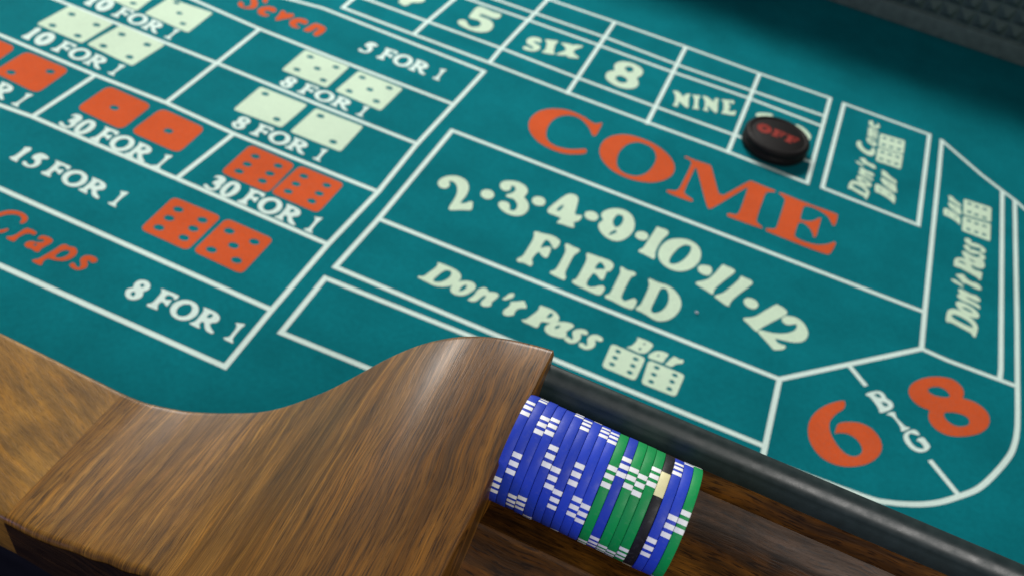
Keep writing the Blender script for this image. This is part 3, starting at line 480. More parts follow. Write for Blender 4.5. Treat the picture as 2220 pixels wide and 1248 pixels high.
 ('bar_lettering', "pale green Bar lettering in the Don't Come box", 'g', [
  '1627,9025 1617,9056 1606,9140 1615,9190 1651,9200 1707,9180 1749,9166 1797,9142 1835,9104 1852,9063 1849,8993 1851,8944 1836,8943 1789,8987 1720,9016 1658,9035|1665,9106 1667,9122 1693,9112 1691,9096|1763,9069 1765,9090 1794,9079 1798,9058',
  '1681,9244 1657,9305 1660,9354 1692,9353 1739,9332 1775,9324 1827,9311 1844,9271 1842,9236 1859,9189 1850,9157 1808,9157 1741,9193|1739,9256 1740,9270 1769,9251 1769,9241',
  '1662,9396 1649,9430 1666,9452 1643,9492 1669,9508 1716,9493 1738,9457 1774,9425 1827,9401 1839,9367 1837,9319 1789,9343 1726,9366',
 ]),
 ('dont_come_lettering', "pale green Don't Come lettering", 'g', [
  '1341,8897 1333,8918 1335,8995 1344,9055 1371,9096 1413,9109 1456,9102 1502,9077 1540,9044 1564,9006 1574,8964 1566,8904 1560,8855 1558,8833 1544,8827 1530,8838 1523,8864 1483,8876 1412,8900 1373,8912|1382,8984 1374,9010 1389,9027 1422,9032 1467,9021 1505,8998 1529,8969 1531,8942 1519,8938 1466,8950 1410,8966',
  '1405,9149 1396,9188 1412,9222 1448,9232 1489,9221 1538,9197 1569,9166 1582,9125 1572,9089 1548,9070 1507,9069 1462,9085 1427,9114|1452,9152 1451,9166 1477,9170 1511,9159 1528,9142 1526,9132 1497,9135 1468,9143',
  '1418,9261 1402,9289 1410,9310 1429,9321 1416,9350 1409,9380 1423,9399 1451,9399 1485,9387 1519,9375 1540,9385 1564,9377 1585,9347 1587,9320 1570,9303 1539,9304 1497,9317 1477,9315 1492,9301 1526,9290 1560,9279 1579,9262 1588,9229 1580,9212 1550,9224 1506,9241 1458,9240',
  '1362,9463 1351,9482 1367,9497 1399,9496 1428,9475 1457,9447 1455,9428 1439,9425 1412,9442 1385,9447',
  '1443,9484 1421,9524 1386,9568 1389,9581 1411,9590 1427,9609 1455,9608 1465,9584 1481,9561 1507,9551 1533,9548 1549,9555 1568,9543 1591,9509 1592,9483 1569,9466 1540,9470 1504,9486 1472,9494',
  '1332,9930 1373,9932 1381,9866 1419,9806 1467,9787 1500,9818 1494,9875 1509,9904 1544,9875 1550,9775 1530,9709 1477,9690 1401,9724 1340,9785 1313,9855',
  '1423,9997 1414,10034 1424,10067 1450,10079 1480,10071 1517,10050 1541,10023 1553,9984 1548,9949 1531,9930 1501,9927 1468,9940 1440,9965|1457,10002 1456,10015 1474,10021 1499,10013 1513,9997 1512,9988 1490,9989 1469,9995',
  '1425,10106 1413,10126 1418,10143 1431,10152 1420,10172 1414,10195 1423,10209 1443,10211 1469,10203 1494,10196 1510,10204 1528,10199 1545,10178 1547,10158 1535,10144 1513,10143 1481,10151 1467,10149 1478,10139 1504,10132 1529,10125 1544,10114 1552,10089 1548,10076 1524,10084 1491,10094 1456,10092',
  '1421,10204 1408,10225 1414,10242 1427,10252 1416,10273 1409,10297 1419,10312 1439,10313 1465,10305 1491,10298 1506,10306 1524,10301 1541,10279 1544,10258 1532,10244 1509,10243 1477,10251 1463,10249 1475,10239 1500,10231 1526,10224 1541,10212 1549,10186 1544,10173 1521,10181 1488,10192 1452,10190',
  '1418,10360 1404,10398 1406,10444 1423,10471 1452,10476 1462,10446 1462,10412 1475,10390 1497,10400 1509,10422 1499,10452 1507,10465 1533,10455 1545,10422 1543,10376 1524,10341 1488,10319 1450,10328',
 ]),
 ('seven_lettering', 'orange italic Seven lettering', 'r', [
  '-5706,8125 -5691,8151 -5652,8141 -5623,8108 -5613,8074 -5586,8082 -5563,8115 -5566,8155 -5617,8227 -5675,8295 -5701,8376 -5654,8445 -5562,8448 -5498,8399 -5467,8351 -5454,8319 -5460,8278 -5492,8288 -5531,8327 -5559,8391 -5616,8388 -5607,8322 -5568,8283 -5521,8235 -5491,8174 -5488,8120 -5509,8082 -5551,8048 -5608,8036 -5662,8048 -5692,8079',
  '-5409,8249 -5364,8272 -5309,8267 -5277,8237 -5271,8186 -5307,8171 -5347,8173 -5372,8152 -5360,8113 -5334,8093 -5299,8108 -5283,8093 -5294,8050 -5333,8031 -5387,8035 -5430,8070 -5457,8132 -5447,8197',
  '-5233,8280 -5192,8278 -5161,8248 -5129,8281 -5080,8286 -5056,8236 -5069,8184 -5106,8140 -5137,8087 -5160,8042 -5186,8048 -5203,8089 -5212,8165 -5241,8252',
  '-5001,8252 -4954,8270 -4900,8266 -4869,8236 -4860,8188 -4890,8164 -4935,8175 -4958,8150 -4954,8112 -4919,8087 -4885,8094 -4885,8061 -4926,8035 -4979,8039 -5028,8081 -5051,8144 -5039,8208',
  '-4800,8271 -4766,8278 -4707,8277 -4662,8266 -4631,8223 -4622,8164 -4630,8091 -4646,8032 -4692,8035 -4710,8067 -4710,8120 -4711,8186 -4731,8197 -4737,8165 -4740,8096 -4771,8051 -4819,8047 -4839,8070 -4826,8121 -4821,8220',
 ]),
]
LINES = [
 (0.0046, '-8333,6127 -5973,6087 -5167,6100 -4373,6055 -3851,6054 -2871,6061'),
 (0.0046, '-7510,5133 -5973,5239 -4405,5225 -2881,5200'),
 (0.0046, '-8382,6963 -5186,6957 -3919,6933 -2873,6931'),
 (0.0046, '-7304,7943 -5212,7787 -4183,7770 -2854,7770'),
 (0.0046, '-6456,8342 -4903,8610 -2819,8559'),
 (0.0046, '-6695,4338 -2844,4307'),
 (0.0046, '-6059,3633 -2823,3644'),
 (0.0046, '-4731,8765 -3802,8760 -2831,8760 -1861,8746 -925,8750 21,8760 911,8730'),
 (0.0046, '-5637,9109 -3801,9123 -2850,9134 -1893,9108 -950,9106 -5,9124 882,9149'),
 (0.0046, '-6604,9867 -2844,9950 -1872,9960 -1057,9957 -4,9991 869,9959'),
 (0.0046, '-6339,10097 -2840,10162 -1863,10191 -874,10158 -2,10180 863,10198'),
 (0.0046, '-6784,10510 -1907,10637 -959,10648 6,10638 901,10656'),
 (0.0046, '-4731,8765 -4805,11992'),
 (0.0046, '-2823,3644 -2844,4307 -2853,5191 -2823,6061 -2849,6884 -2819,8559'),
 (0.0046, '-3802,8760 -3801,9123 -3699,11591'),
 (0.0046, '-2843,8775 -2850,9134 -2805,10989'),
 (0.0046, '-1874,8737 -1907,10637'),
 (0.0046, '-920,8733 -959,10648'),
 (0.0046, '12,8753 6,10638'),
 (0.0046, '911,8730 901,10656'),
 (0.0046, '1076,10642 2128,10632'),
 (0.0046, '2128,10632 2122,8722'),
 (0.0046, '2122,8722 1076,8749'),
 (0.0046, '1076,8749 1076,10642'),
 (0.0046, '-2653,7338 -2643,5733 -2662,4992'),
 (0.0046, '-2653,7338 2275,7374'),
 (0.0046, '-2643,5733 1128,5786'),
 (0.0046, '-2662,4992 -631,4997 1122,5022'),
 (0.0046, '-2668,4836 -1126,4881'),
 (0.0046, '-2668,4836 -2655,4140'),
 (0.0046, '-2655,4140 1128,4260'),
 (0.0046, '2280,10597 2281,9819 2275,7374 2278,6853'),
 (0.0046, '2280,10597 2768,10150 3002,9974 3142,9876 4309,8719'),
 (0.0046, '3002,9954 2998,6992 2990,6878'),
 (0.0046, '3142,9857 3150,7735 3147,6860 3142,6364 3109,6102 3044,5911 2920,5656 2812,5480 2678,5337 2521,5191 2350,5080 2154,4993 1969,4949 1362,4907'),
 (0.0046, '2278,6853 2516,6835 3139,6855'),
 (0.0046, '2278,6853 1128,5786'),
 (0.0046, '1128,5786 1154,4682'),
 (0.0046, '1687,6262 1826,6130'),
 (0.0046, '2445,5565 2678,5339'),
 (0.0046, '-5212,7787 -5186,6957 -5167,6100'),
 (0.0046, '-4373,6055 -4405,5225'),
 (0.0046, '-5973,6087 -5973,5239'),
]
DICE = [
 ('r', 0.16, 0.09, '-5758,5558 -5762,6015 -5243,5990 -5228,5522', '-5492,5760'),
 ('r', 0.16, 0.09, '-5146,5545 -5144,6004 -4630,5975 -4609,5524', '-4879,5748'),
 ('r', 0.16, 0.09, '-6733,5581 -6744,6029 -6215,6016 -6187,5540', '-6602,5670 -6336,5888'),
 ('r', 0.16, 0.09, '-7369,5586 -7403,6039 -6861,6025 -6809,5544', '-7112,5786'),
 ('r', 0.12, 0.085, '-4145,5508 -4152,5999 -3653,5978 -3639,5495', '-4018,5610 -4015,5737 -4018,5876 -3772,5610 -3774,5737 -3772,5874'),
 ('r', 0.12, 0.085, '-3624,5511 -3609,5991 -3136,5987 -3134,5499', '-3503,5612 -3501,5741 -3500,5876 -3260,5612 -3258,5740 -3261,5879'),
 ('r', 0.12, 0.095, '-4256,4527 -4276,5007 -3794,5013 -3784,4516', '-4139,4623 -4142,4763 -4146,4894 -3897,4628 -3900,4762 -3901,4891'),
 ('r', 0.12, 0.095, '-3743,4534 -3747,5018 -3270,5009 -3263,4517', '-3636,4895 -3388,4894 -3506,4765 -3627,4627 -3386,4630'),
 ('g', 0.06, 0.075, '-7012,6470 -7004,6954 -6438,6932 -6439,6452', '-6876,6827 -6875,6543 -6554,6814 -6560,6539'),
 ('g', 0.06, 0.075, '-6391,6468 -6366,6966 -5792,6925 -5805,6416', '-6245,6822 -6248,6540 -5930,6818 -5923,6530'),
 ('g', 0.06, 0.07, '-6331,7296 -6331,7715 -5785,7754 -5753,7255', '-6207,7683 -6055,7525 -5898,7372'),
 ('g', 0.06, 0.07, '-7015,7325 -7036,7750 -6478,7790 -6422,7283', '-6912,7719 -6741,7555 -6548,7390'),
 ('g', 0.06, 0.075, '-4597,7244 -4603,7728 -4059,7728 -4057,7240', '-4487,7639 -4170,7632 -4315,7491 -4473,7346 -4154,7339'),
 ('g', 0.06, 0.075, '-3958,7244 -3943,7718 -3403,7706 -3409,7210', '-3849,7629 -3526,7628 -3678,7480 -3837,7326 -3523,7333'),
 ('g', 0.06, 0.075, '-4596,6375 -4600,6860 -4055,6864 -4063,6390', '-4493,6779 -4172,6482'),
 ('g', 0.06, 0.075, '-3963,6382 -3959,6863 -3421,6870 -3406,6386', '-3854,6776 -3541,6481'),
 ('g', 0.13, 0.085, '-273,5128 -276,5414 31,5410 21,5126', '-201,5358 -202,5278 -203,5197 -43,5356 -42,5272 -44,5189'),
 ('g', 0.13, 0.085, '72,5126 59,5403 379,5405 368,5136', '144,5357 143,5272 143,5188 303,5358 300,5278 299,5192'),
 ('g', 0.08, 0.09, '1568,9957 1562,10258 1857,10293 1862,9991', '1625,10039 1714,10049 1802,10060 1622,10190 1711,10200 1799,10211'),
 ('g', 0.08, 0.09, '1570,9644 1566,9934 1861,9973 1857,9656', '1627,9720 1714,9726 1800,9731 1626,9868 1713,9878 1801,9887'),
 ('g', 0.08, 0.085, '2579,9220 2578,9526 2883,9552 2882,9266', '2644,9469 2724,9466 2810,9473 2645,9309 2724,9305 2810,9307'),
 ('g', 0.08, 0.085, '2577,8912 2579,9192 2880,9232 2877,8907', '2646,9140 2728,9139 2812,9147 2644,8979 2728,8981 2811,8988'),
]

def pts(s):
    return [Vector((int(a) / 1e4, int(b) / 1e4)) for a, b in (q.split(',') for q in s.split())]


def soften(p, keep=62, it=2):
    for _ in range(it):
        q = []
        n = len(p)
        for i in range(n):
            a, b, c = p[i - 1], p[i], p[(i + 1) % n]
            d1, d2 = b - a, c - b
            if d1.length < 1e-7 or d2.length < 1e-7:
                continue
            turn = abs(math.degrees(d1.angle(d2)))
            k = 0.12 if turn > keep else 0.25
            q += [b - d1 * k, b + d2 * k]
        p = q
        keep = 40
    return p


def inset(p, d):
    """move a loop inwards by d"""
    n = len(p)
    area = sum(p[i - 1].cross(p[i]) for i in range(n))
    sg = 1 if area > 0 else -1
    q = []
    for i in range(n):
        t = (p[(i + 1) % n] - p[i - 1])
        if t.length < 1e-9:
            q.append(p[i])
            continue
        t.normalize()
        q.append(p[i] + Vector((-t.y, t.x)) * d * sg)
    return q


def circle(c, ax, ay, n=14):
    return [c + ax * math.cos(2 * math.pi * i / n) + ay * math.sin(2 * math.pi * i / n) for i in range(n)]


def inside(p, loop):
    r = False
    x, y = p
    ax, ay = loop[-1]
    for bx, by in loop:
        if (by > y) != (ay > y) and x < (ax - bx) * (y - by) / (ay - by) + bx:
            r = not r
        ax, ay = bx, by
    return r


def flat(name, shapes, z, mat, parent):
    """shapes: list of (outer, holes). One flat mesh, no overlapping faces."""
    V, F = [], []
    for outer, holes in shapes:
        for loop in [outer] + holes:
            b = len(V)
            V += [Vector((p.x, p.y)) for p in loop]
            F.append(list(range(b, b + len(loop))))
    edges = [(f[k], f[(k + 1) % len(f)]) for f in F for k in range(len(f))]
    r = delaunay_2d_cdt(V, edges, [], 0, 1e-7)
    vs, fs = r[0], r[2]
    keep = []
    for f in fs:
        c = (vs[f[0]] + vs[f[1]] + vs[f[2]]) / 3
        if any(inside(c, outer) and not any(inside(c, h) for h in holes) for outer, holes in shapes):
            keep.append(f)
    fl = []
    for f in keep:
        a, b, c = vs[f[0]], vs[f[1]], vs[f[2]]
        cr = (b - a).cross(c - a)
        fl.append(tuple(f) if cr > 0 else tuple(reversed(f)))
    used = sorted({i for f in fl for i in f})
    ix = {u: i for i, u in enumerate(used)}
    m = mesh(name, [(vs[u].x, vs[u].y, z) for u in used], [tuple(ix[i] for i in f) for f in fl], mat)
    return obj(name, m, parent)


# ---------------------------------------------------------------- the table
table = empty('craps_table')
tag(table, 'craps table with teal printed felt, walnut rail, black cushion and rubber wall', 'craps table')

Y0, Y1 = 0.2236, 1.336       # inner faces of the near and the far wall
X0, X1 = -1.15, 0.60


def grid_sheet(name, x0, x1, y0, y1, z, nx, ny, mat, parent):
    v = [(x0 + (x1 - x0) * i / nx, y0 + (y1 - y0) * j / ny, z) for j in range(ny + 1) for i in range(nx + 1)]
    f = [(j * (nx + 1) + i, j * (nx + 1) + i + 1, (j + 1) * (nx + 1) + i + 1, (j + 1) * (nx + 1) + i) for j in range(ny) for i in range(nx)]
    return obj(name, mesh(name, v, f, mat), parent)


felt = grid_sheet('playing_felt', X0, X1, Y0, Y1 + 0.01, 0.0, 8, 6, FELT, table)
tag(felt, 'teal felt playing surface printed with the betting layout')

def spline(P, n=8):
    out = []
    for i in range(len(P) - 1):
        a, b, c, d = P[max(0, i - 1)], P[i], P[i + 1], P[min(len(P) - 1, i + 2)]
        for k in range(n):
            t = k / n
            out.append(tuple(0.5 * ((2 * b[j]) + (-a[j] + c[j]) * t + (2 * a[j] - 5 * b[j] + 4 * c[j] - d[j]) * t * t + (-a[j] + 3 * b[j] - 3 * c[j] + d[j]) * t ** 3) for j in range(len(b))))
    out.append(tuple(P[-1]))
    return out


MATS = {'w': INK_W, 'g': INK_G, 'r': INK_R}
for i, (w, s) in enumerate(LINES):
    p = pts(s)
    if len(p) > 10:
        p = [p[0], p[1]] + [Vector(q) for q in spline([tuple(q) for q in p[2:]], 5)]
    n = len(p)
    L, R = [], []
    for k in range(n):
        d1 = (p[k] - p[k - 1]).normalized() if k else (p[1] - p[0]).normalized()
        d2 = (p[k + 1] - p[k]).normalized() if k < n - 1 else d1
        t = (d1 + d2).normalized()
        nn = Vector((-t.y, t.x)) * (w / 2 / max(0.5, t.dot(d1)))
        q = p[k] - (t * w / 2 if k == 0 else Vector((0, 0))) + (t * w / 2 if k == n - 1 else Vector((0, 0)))
        L.append(q + nn)
        R.append(q - nn)
    z = 0.00006 + 0.000001 * i
    v = [(a.x, a.y, z) for a in L] + [(a.x, a.y, z) for a in R]
    f = [(n + k, n + k + 1, k + 1, k) for k in range(n - 1)]
    obj('printed_line', mesh('printed_line', v, f, INK_W), felt)

for i, (c, rad, pr, s, ps) in enumerate(DICE):
    q = pts(s)
    e = min((q[1] - q[0]).length, (q[3] - q[0]).length)
    e = ((q[1] - q[0]).length + (q[3] - q[0]).length) / 2
    outer = []
    for k in range(4):
        a, b, cc = q[k - 1], q[k], q[(k + 1) % 4]
        ra, rc = (a - b).normalized() * rad * e, (cc - b).normalized() * rad * e
        for t in (0, .25, .5, .75, 1):
            outer.append((b + ra) * (1 - t) ** 2 + b * 2 * t * (1 - t) + (b + rc) * t * t)
    holes = [circle(c0, Vector((1, 0)) * e * pr * 1.05, Vector((0, 1)) * e * pr * 0.8) for c0 in pts(ps)]
    o = flat('printed_die', [(outer, holes)], 0.00014 + 0.000001 * i, MATS[c], felt)
    o['label'] = ('orange' if c == 'r' else 'pale green') + ' printed die face with dark pips'

for i, (name, label, c, glyphs) in enumerate(WORDS):
    shapes = []
    for g in glyphs:
        thin = 0.0003 if ('right side' in label or 'Come' in label) else (0.0006 if 'numeral' in name or 'NINE' in label or 'SIX' in label else 0.0004)
        loops = [inset(soften(pts(s)), thin if k == 0 else -0.0001) for k, s in enumerate(g.split('|'))]
        shapes.append((loops[0], loops[1:]))
    o = flat(name, shapes, 0.00019 + 0.000001 * i, MATS[c], felt)
    o['label'] = label

# ---- near wall, hidden behind its cushion
def extrude(name, prof, xs, mat, parent, smooth=30, closed=True, uvs=True):
    """profile of (y, z) swept along x"""
    v, uv, f = [], [], []
    n = len(prof)
    arc = [0]
    for k in range(1, n):
        arc.append(arc[-1] + math.dist(prof[k], prof[k - 1]))
    for x in xs:
        for k, (y, z) in enumerate(prof):
            v.append((x, y, z))
            uv.append((x, arc[k]))
    m = n if closed else n - 1
    for i in range(len(xs) - 1):
        for k in range(m):
            k2 = (k + 1) % n
            f.append((i * n + k, i * n + k2, (i + 1) * n + k2, (i + 1) * n + k))
    if closed:
        f.append(tuple(range(n - 1, -1, -1)))
        f.append(tuple((len(xs) - 1) * n + k for k in range(n)))
    me = mesh(name, v, f, mat, uv, True, smooth)
    import bmesh
    bm = bmesh.new()
    bm.from_mesh(me)
    bmesh.ops.recalc_face_normals(bm, faces=bm.faces)
    bm.to_mesh(me)
    bm.free()
    return obj(name, me, parent)


H = 0.56
XE = -0.0293                 # end face of the wooden shoulder
xs = [XE - 0.004 + (X1 - XE) * i / 24 for i in range(25)]
near = extrude('near_wall', [(Y0, 0.0), (Y0, 0.292), (Y0 - 0.007, 0.292), (Y0 - 0.007, 0.0)], xs, RUBBER, table)

# black cushion along the top of the wall: bead, groove, rounded body, lip
D = [(0.2157, .2660), (0.2156, .2640), (0.2157, .2622), (0.2160, .2608), (0.2163, .2600), (0.2165, .2596), (0.2166, .2593)]
D += spline([(0.2168, .2588), (0.2171, .2579), (0.2180, .2566), (0.2192, .2555), (0.2206, .2546), (0.2222, .2541), (0.2238, .2541)], 4)
D += [(0.2245, .2544), (0.2248, .2550), (0.2248, .2575), (0.2240, .2680), (0.2156, .2681)]
cushion = extrude('wall_cushion', [(y, H - d) for y, d in D], [XE - 0.002 + (X1 - XE) * i / 40 for i in range(41)], RUBBER, table, 50)
tag(cushion, 'black glossy vinyl cushion on top of the near wall')

# wooden chip rail with two grooves
D = [(0.2164, .2648), (0.2153, .2648), (0.2147, .2660), (0.2128, .2688), (0.2121, .2706)]
D += spline([(0.2119, .2716), (0.2075, .2752), (0.2020, .2787), (0.1955, .2810), (0.1885, .2817), (0.1815, .2815), (0.1745, .2802), (0.1690, .2784), (0.1664, .2772)], 4)
D += [(0.1655, .2768), (0.1646, .2771)]
D += spline([(0.1638, .2780), (0.1600, .2820), (0.1550, .2858), (0.1480, .2885), (0.1400, .2890), (0.1320, .2865), (0.1250, .2820), (0.1200, .2770)], 4)
D += [(0.1175, .2745), (0.1130, .2732), (0.1060, .2735), (0.1000, .2765), (0.0985, .2800), (0.0985, .439), (0.2162, .439)]
rail = extrude('chip_rail', [(y, H - d) for y, d in D], [XE - 0.003 + (X1 - XE) * i / 40 for i in range(41)], WOOD_D, table, 35)
tag(rail, 'dark wooden chip rail with two long grooves')

# ---- low walnut rail and the curved shoulder that climbs to the player rail
PROF = [(-0.2375, .1556), (-0.2285, .1563), (-0.2198, .1583), (-0.2000, .1660), (-0.1860, .1738), (-0.1720, .1828), (-0.1560, .1942), (-0.1410, .2085),
        (-0.1225, .2305), (-0.1110, .2462), (-0.1016, .2600), (-0.0920, .2738), (-0.0794, .2892), (-0.0653, .3018), (-0.0513, .3095), (-0.0390, .3132), (XE - 0.0008, .3149)]
KD = [(-0.2375, 0.0), (-0.160, 0.0), (-0.13, 0.006), (-0.10, 0.014), (-0.07, 0.018), (-0.02, 0.018)]
YD = [(-0.2375, .1412), (-0.200, .1392), (-0.178, .1366), (-0.156, .1330), (-0.12, .1230), (-0.08, .1100), (-0.03, .0980)]


def interp(T, x):
    for (a, b), (c, d) in zip(T, T[1:]):
        if x <= c:
            t = max(0, (x - a) / (c - a))
            t = t * t * (3 - 2 * t)
            return b + (d - b) * t
    return T[-1][1]


def section(zi, k, inset=0.0, zb=0.121, YO=0.1412):
    """(y, z) loop from the inner bottom edge over the top to the outer bottom edge"""
    P = [(Y0 - inset, zb + inset), (Y0 - inset, zi - 0.0022 - inset)]
    for a in (30, 60, 90):
        r = math.radians(a)
        P.append((Y0 - inset - 0.0018 * (1 - math.cos(r)), zi - inset - 0.0018 + 0.0018 * math.sin(r)))
    ya, yb = Y0 - 0.003, YO + 0.0032
    for i in range(13):
        t = i / 12
        y = ya + (yb - ya) * t
        P.append((y, zi - inset - k * t ** 1.35))
    zo = zi - inset - k
    for a in (15, 30, 45, 60, 75, 90):
        r = math.radians(a)
        P.append((YO + inset + 0.0032 * (1 - math.sin(r)), zo - 0.0032 * (1 - math.cos(r))))
    P.append((YO + inset, zb + 0.0015 + inset))
    P.append((YO + inset + 0.0015, zb + inset))
    return P


def loft(name, secs, mat, parent):
    v, uv, f = [], [], []
    n = len(secs[0][1])
    ua = 0.0
    last = None
    for x, P, zt in secs:
        if last:
            ua += math.dist((x, zt), last)
        last = (x, zt)
        va = 0.0
        for k, (y, z) in enumerate(P):
            if k:
                va += math.dist(P[k], P[k - 1])
            v.append((x, y, z))
            uv.append((ua, va))
    for i in range(len(secs) - 1):
        for k in range(n):
            k2 = (k + 1) % n
            f.append((i * n + k, (i + 1) * n + k, (i + 1) * n + k2, i * n + k2))
    f.append(tuple(range(n)))
    f.append(tuple((len(secs) - 1) * n + k for k in range(n - 1, -1, -1)))
    me = mesh(name, v, f, mat, uv, True, 40)
    return obj(name, me, parent)


SP = spline(PROF, 6)
secs = [(x, section(z, interp(KD, x), YO=interp(YD, x)), z) for x, z in SP]
x, z = SP[-1]
secs.append((XE, section(z - 0.0003, interp(KD, x), 0.0008, YO=interp(YD, x)), z))
shoulder = loft('curved_shoulder', secs, WOOD_S, table)
tag(shoulder, 'swooping brown walnut shoulder with straight grain between the low rail and the chips')
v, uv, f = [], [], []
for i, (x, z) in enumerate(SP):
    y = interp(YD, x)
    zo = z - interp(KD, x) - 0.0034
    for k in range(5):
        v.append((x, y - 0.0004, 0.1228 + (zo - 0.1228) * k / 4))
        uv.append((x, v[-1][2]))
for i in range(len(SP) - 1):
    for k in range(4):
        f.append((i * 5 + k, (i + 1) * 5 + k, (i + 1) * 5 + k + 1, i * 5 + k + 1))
o = obj('fascia_strip', mesh('fascia_strip', v, f, WOOD_F, uv, True), shoulder)  # thin dark strip just proud of the shoulder's outer side
o['label'] = 'dark wood strip on the outer side of the shoulder'
secs = []
for i in range(31):
    x = X0 + (-0.23755 - X0) * (1 - (1 - i / 30) ** 2)
    rise = min(0.0036, (-0.2375 - x) * 0.042)
    secs.append((x, section(0.1556 + rise, rise), 0.1556 + rise))
lowrail = loft('low_rail', secs, WOOD_L, table)
tag(lowrail, 'honey brown low walnut rail board with mottled figure')

# ---- far wall with moulded rubber pyramids
def box(name, x0, x1, y0, y1, z0, z1, mat, parent, bev=0.0):
    b = bev
    P = [(y0, z0), (y1, z0), (y1, z1), (y0 + b, z1), (y0 + b * .3, z1 - b * .3), (y0, z1 - b)] if b else [(y0, z0), (y1, z0), (y1, z1), (y0, z1)]
    return extrude(name, P, [x0, (x0 + x1) / 2, x1], mat, parent)


far = box('far_wall', X0, X1, Y1, Y1 + 0.06, -0.02, 0.300, WALLRUB, table)
tag(far, 'dark rubber far wall of the table')
box('base_strip', X0, X1, Y1 - 0.0045, Y1 + 0.001, 0.0012, 0.0265, WALLRUB, far, 0.002)
PX, PZ = 0.0224, 0.0206


def pyramid(cx, cz, b, v, f):
    hx, hz = PX / 2 * 0.97, PZ / 2 * 0.97
    t = 0.14
    n = len(v)
    y = Y1 + 0.0005
    v += [(cx - hx, y, cz - hz), (cx + hx, y, cz - hz), (cx + hx, y, cz + hz), (cx - hx, y, cz + hz)]
    v += [(cx - hx * t, y - b, cz - hz * t), (cx + hx * t, y - b, cz - hz * t), (cx + hx * t, y - b, cz + hz * t), (cx - hx * t, y - b, cz + hz * t)]
    for k in range(4):
        f.append((n + k, n + (k + 1) % 4, n + 4 + (k + 1) % 4, n + 4 + k))
    f.append((n + 4, n + 5, n + 6, n + 7))


v, f = [], []
pyramid(0, 0, 0.0105, v, f)
pm = mesh('rubber_pyramid', v, f, WALLRUB)
sv, sf = [], []
for r in range(13):
    for c in range(-50, 24):
        x, z = 0.1832 + (c - 6) * PX, 0.0390 + r * PZ
        if x > X1 - 0.01 or x < X0 + .01:
            continue
        if r < 5 and -0.22 < x < 0.42:
            o = obj('rubber_pyramid', pm, far, (x, 0, z))
        else:
            pyramid(x, z, 0.0105, sv, sf)
o = obj('rubber_pyramids', mesh('rubber_pyramids', sv, sf, WALLRUB), far)
tag(o, kind='stuff')
box('far_rail', X0, X1, Y1 - 0.006, Y1 + 0.12, 0.3005, 0.325, WOOD_D, table, 0.004)

box('end_wall', 0.44, 0.50, Y0, Y1, -0.02, 0.32, WALLRUB, table)

# ---- skirt below the rails, room floor
box('table_apron', X0, X1, Y0 - 0.035, Y0 - 0.008, -0.35, 0.1205, BLACK, table)
fl = grid_sheet('floor', -4, 4, -4, 5, -0.78, 4, 4, CARPET, None)
tag(fl, kind='structure')

# ---------------------------------------------------------------- poker chips on edge in the inner groove
R0, TH = 0.0195, 0.00332


def lathe_x(name, prof, n, mat):
    v, f = [], []
    for k in range(n):
        a = 2 * math.pi * k / n
        for x, r in prof:
            v.append((x, r * math.sin(a), r * math.cos(a)))
    m = len(prof)
    for k in range(n):
        k2 = (k + 1) % n
        for j in range(m - 1):
            f.append((k * m + j, k2 * m + j, k2 * m + j + 1, k * m + j + 1))
    f.append(tuple(k * m for k in range(n - 1, -1, -1)))
    f.append(tuple(k * m + m - 1 for k in range(n)))
    return mesh(name, v, f, mat, None, True, 50)


h = TH / 2 - 0.00006
bv = 0.00020
CP = [(-h, R0 - 0.004), (-h, R0 - bv), (-h + bv * .3, R0 - bv * .3), (-h + bv, R0), (h - bv, R0), (h - bv * .3, R0 - bv * .3), (h, R0 - bv), (h, R0 - 0.004)]


def arc_patch(name, deg, mat):
    """thin slab of coloured clay let into the chip's edge, centred on the top"""
    v, f = [], []
    prof = [(-h - .00001, R0 - bv * 1.6), (-h - .00001, R0 - bv), (-h + bv * .3, R0 - bv * .3 + .00003), (-h + bv, R0 + .00005), (h - bv, R0 + .00005), (h - bv * .3, R0 - bv * .3 + .00003), (h + .00001, R0 - bv), (h + .00001, R0 - bv * 1.6)]
    n = max(2, int(deg / 3))
    for k in range(n + 1):
        a = math.radians(-deg / 2 + deg * k / n)
        for x, r in prof:
            v.append((x, r * math.sin(a), r * math.cos(a)))
    m = len(prof)
    for k in range(n):
        for j in range(m - 1):
            f.append((k * m + j, (k + 1) * m + j, (k + 1) * m + j + 1, k * m + j + 1))
    return mesh(name, v, f, mat, None, True, 50)


def make_chip(name, cm, sm, spots, width, count=4):
    root = empty(name)
    obj('chip_body', lathe_x('chip_body', CP, 96, cm), root)
    pm_ = arc_patch('edge_stripe', width, sm)
    for q in range(count):
        for s in spots:
            o = obj('edge_stripe', pm_, root)
            o.rotation_euler = (-math.radians(360 / count * q + s), 0, 0)
    return root


def copy_thing(root):
    r = root.copy()
    COL.objects.link(r)
    for ch in list(root.children):
        c = ch.copy()
        COL.objects.link(c)
        c.parent = r
    return r


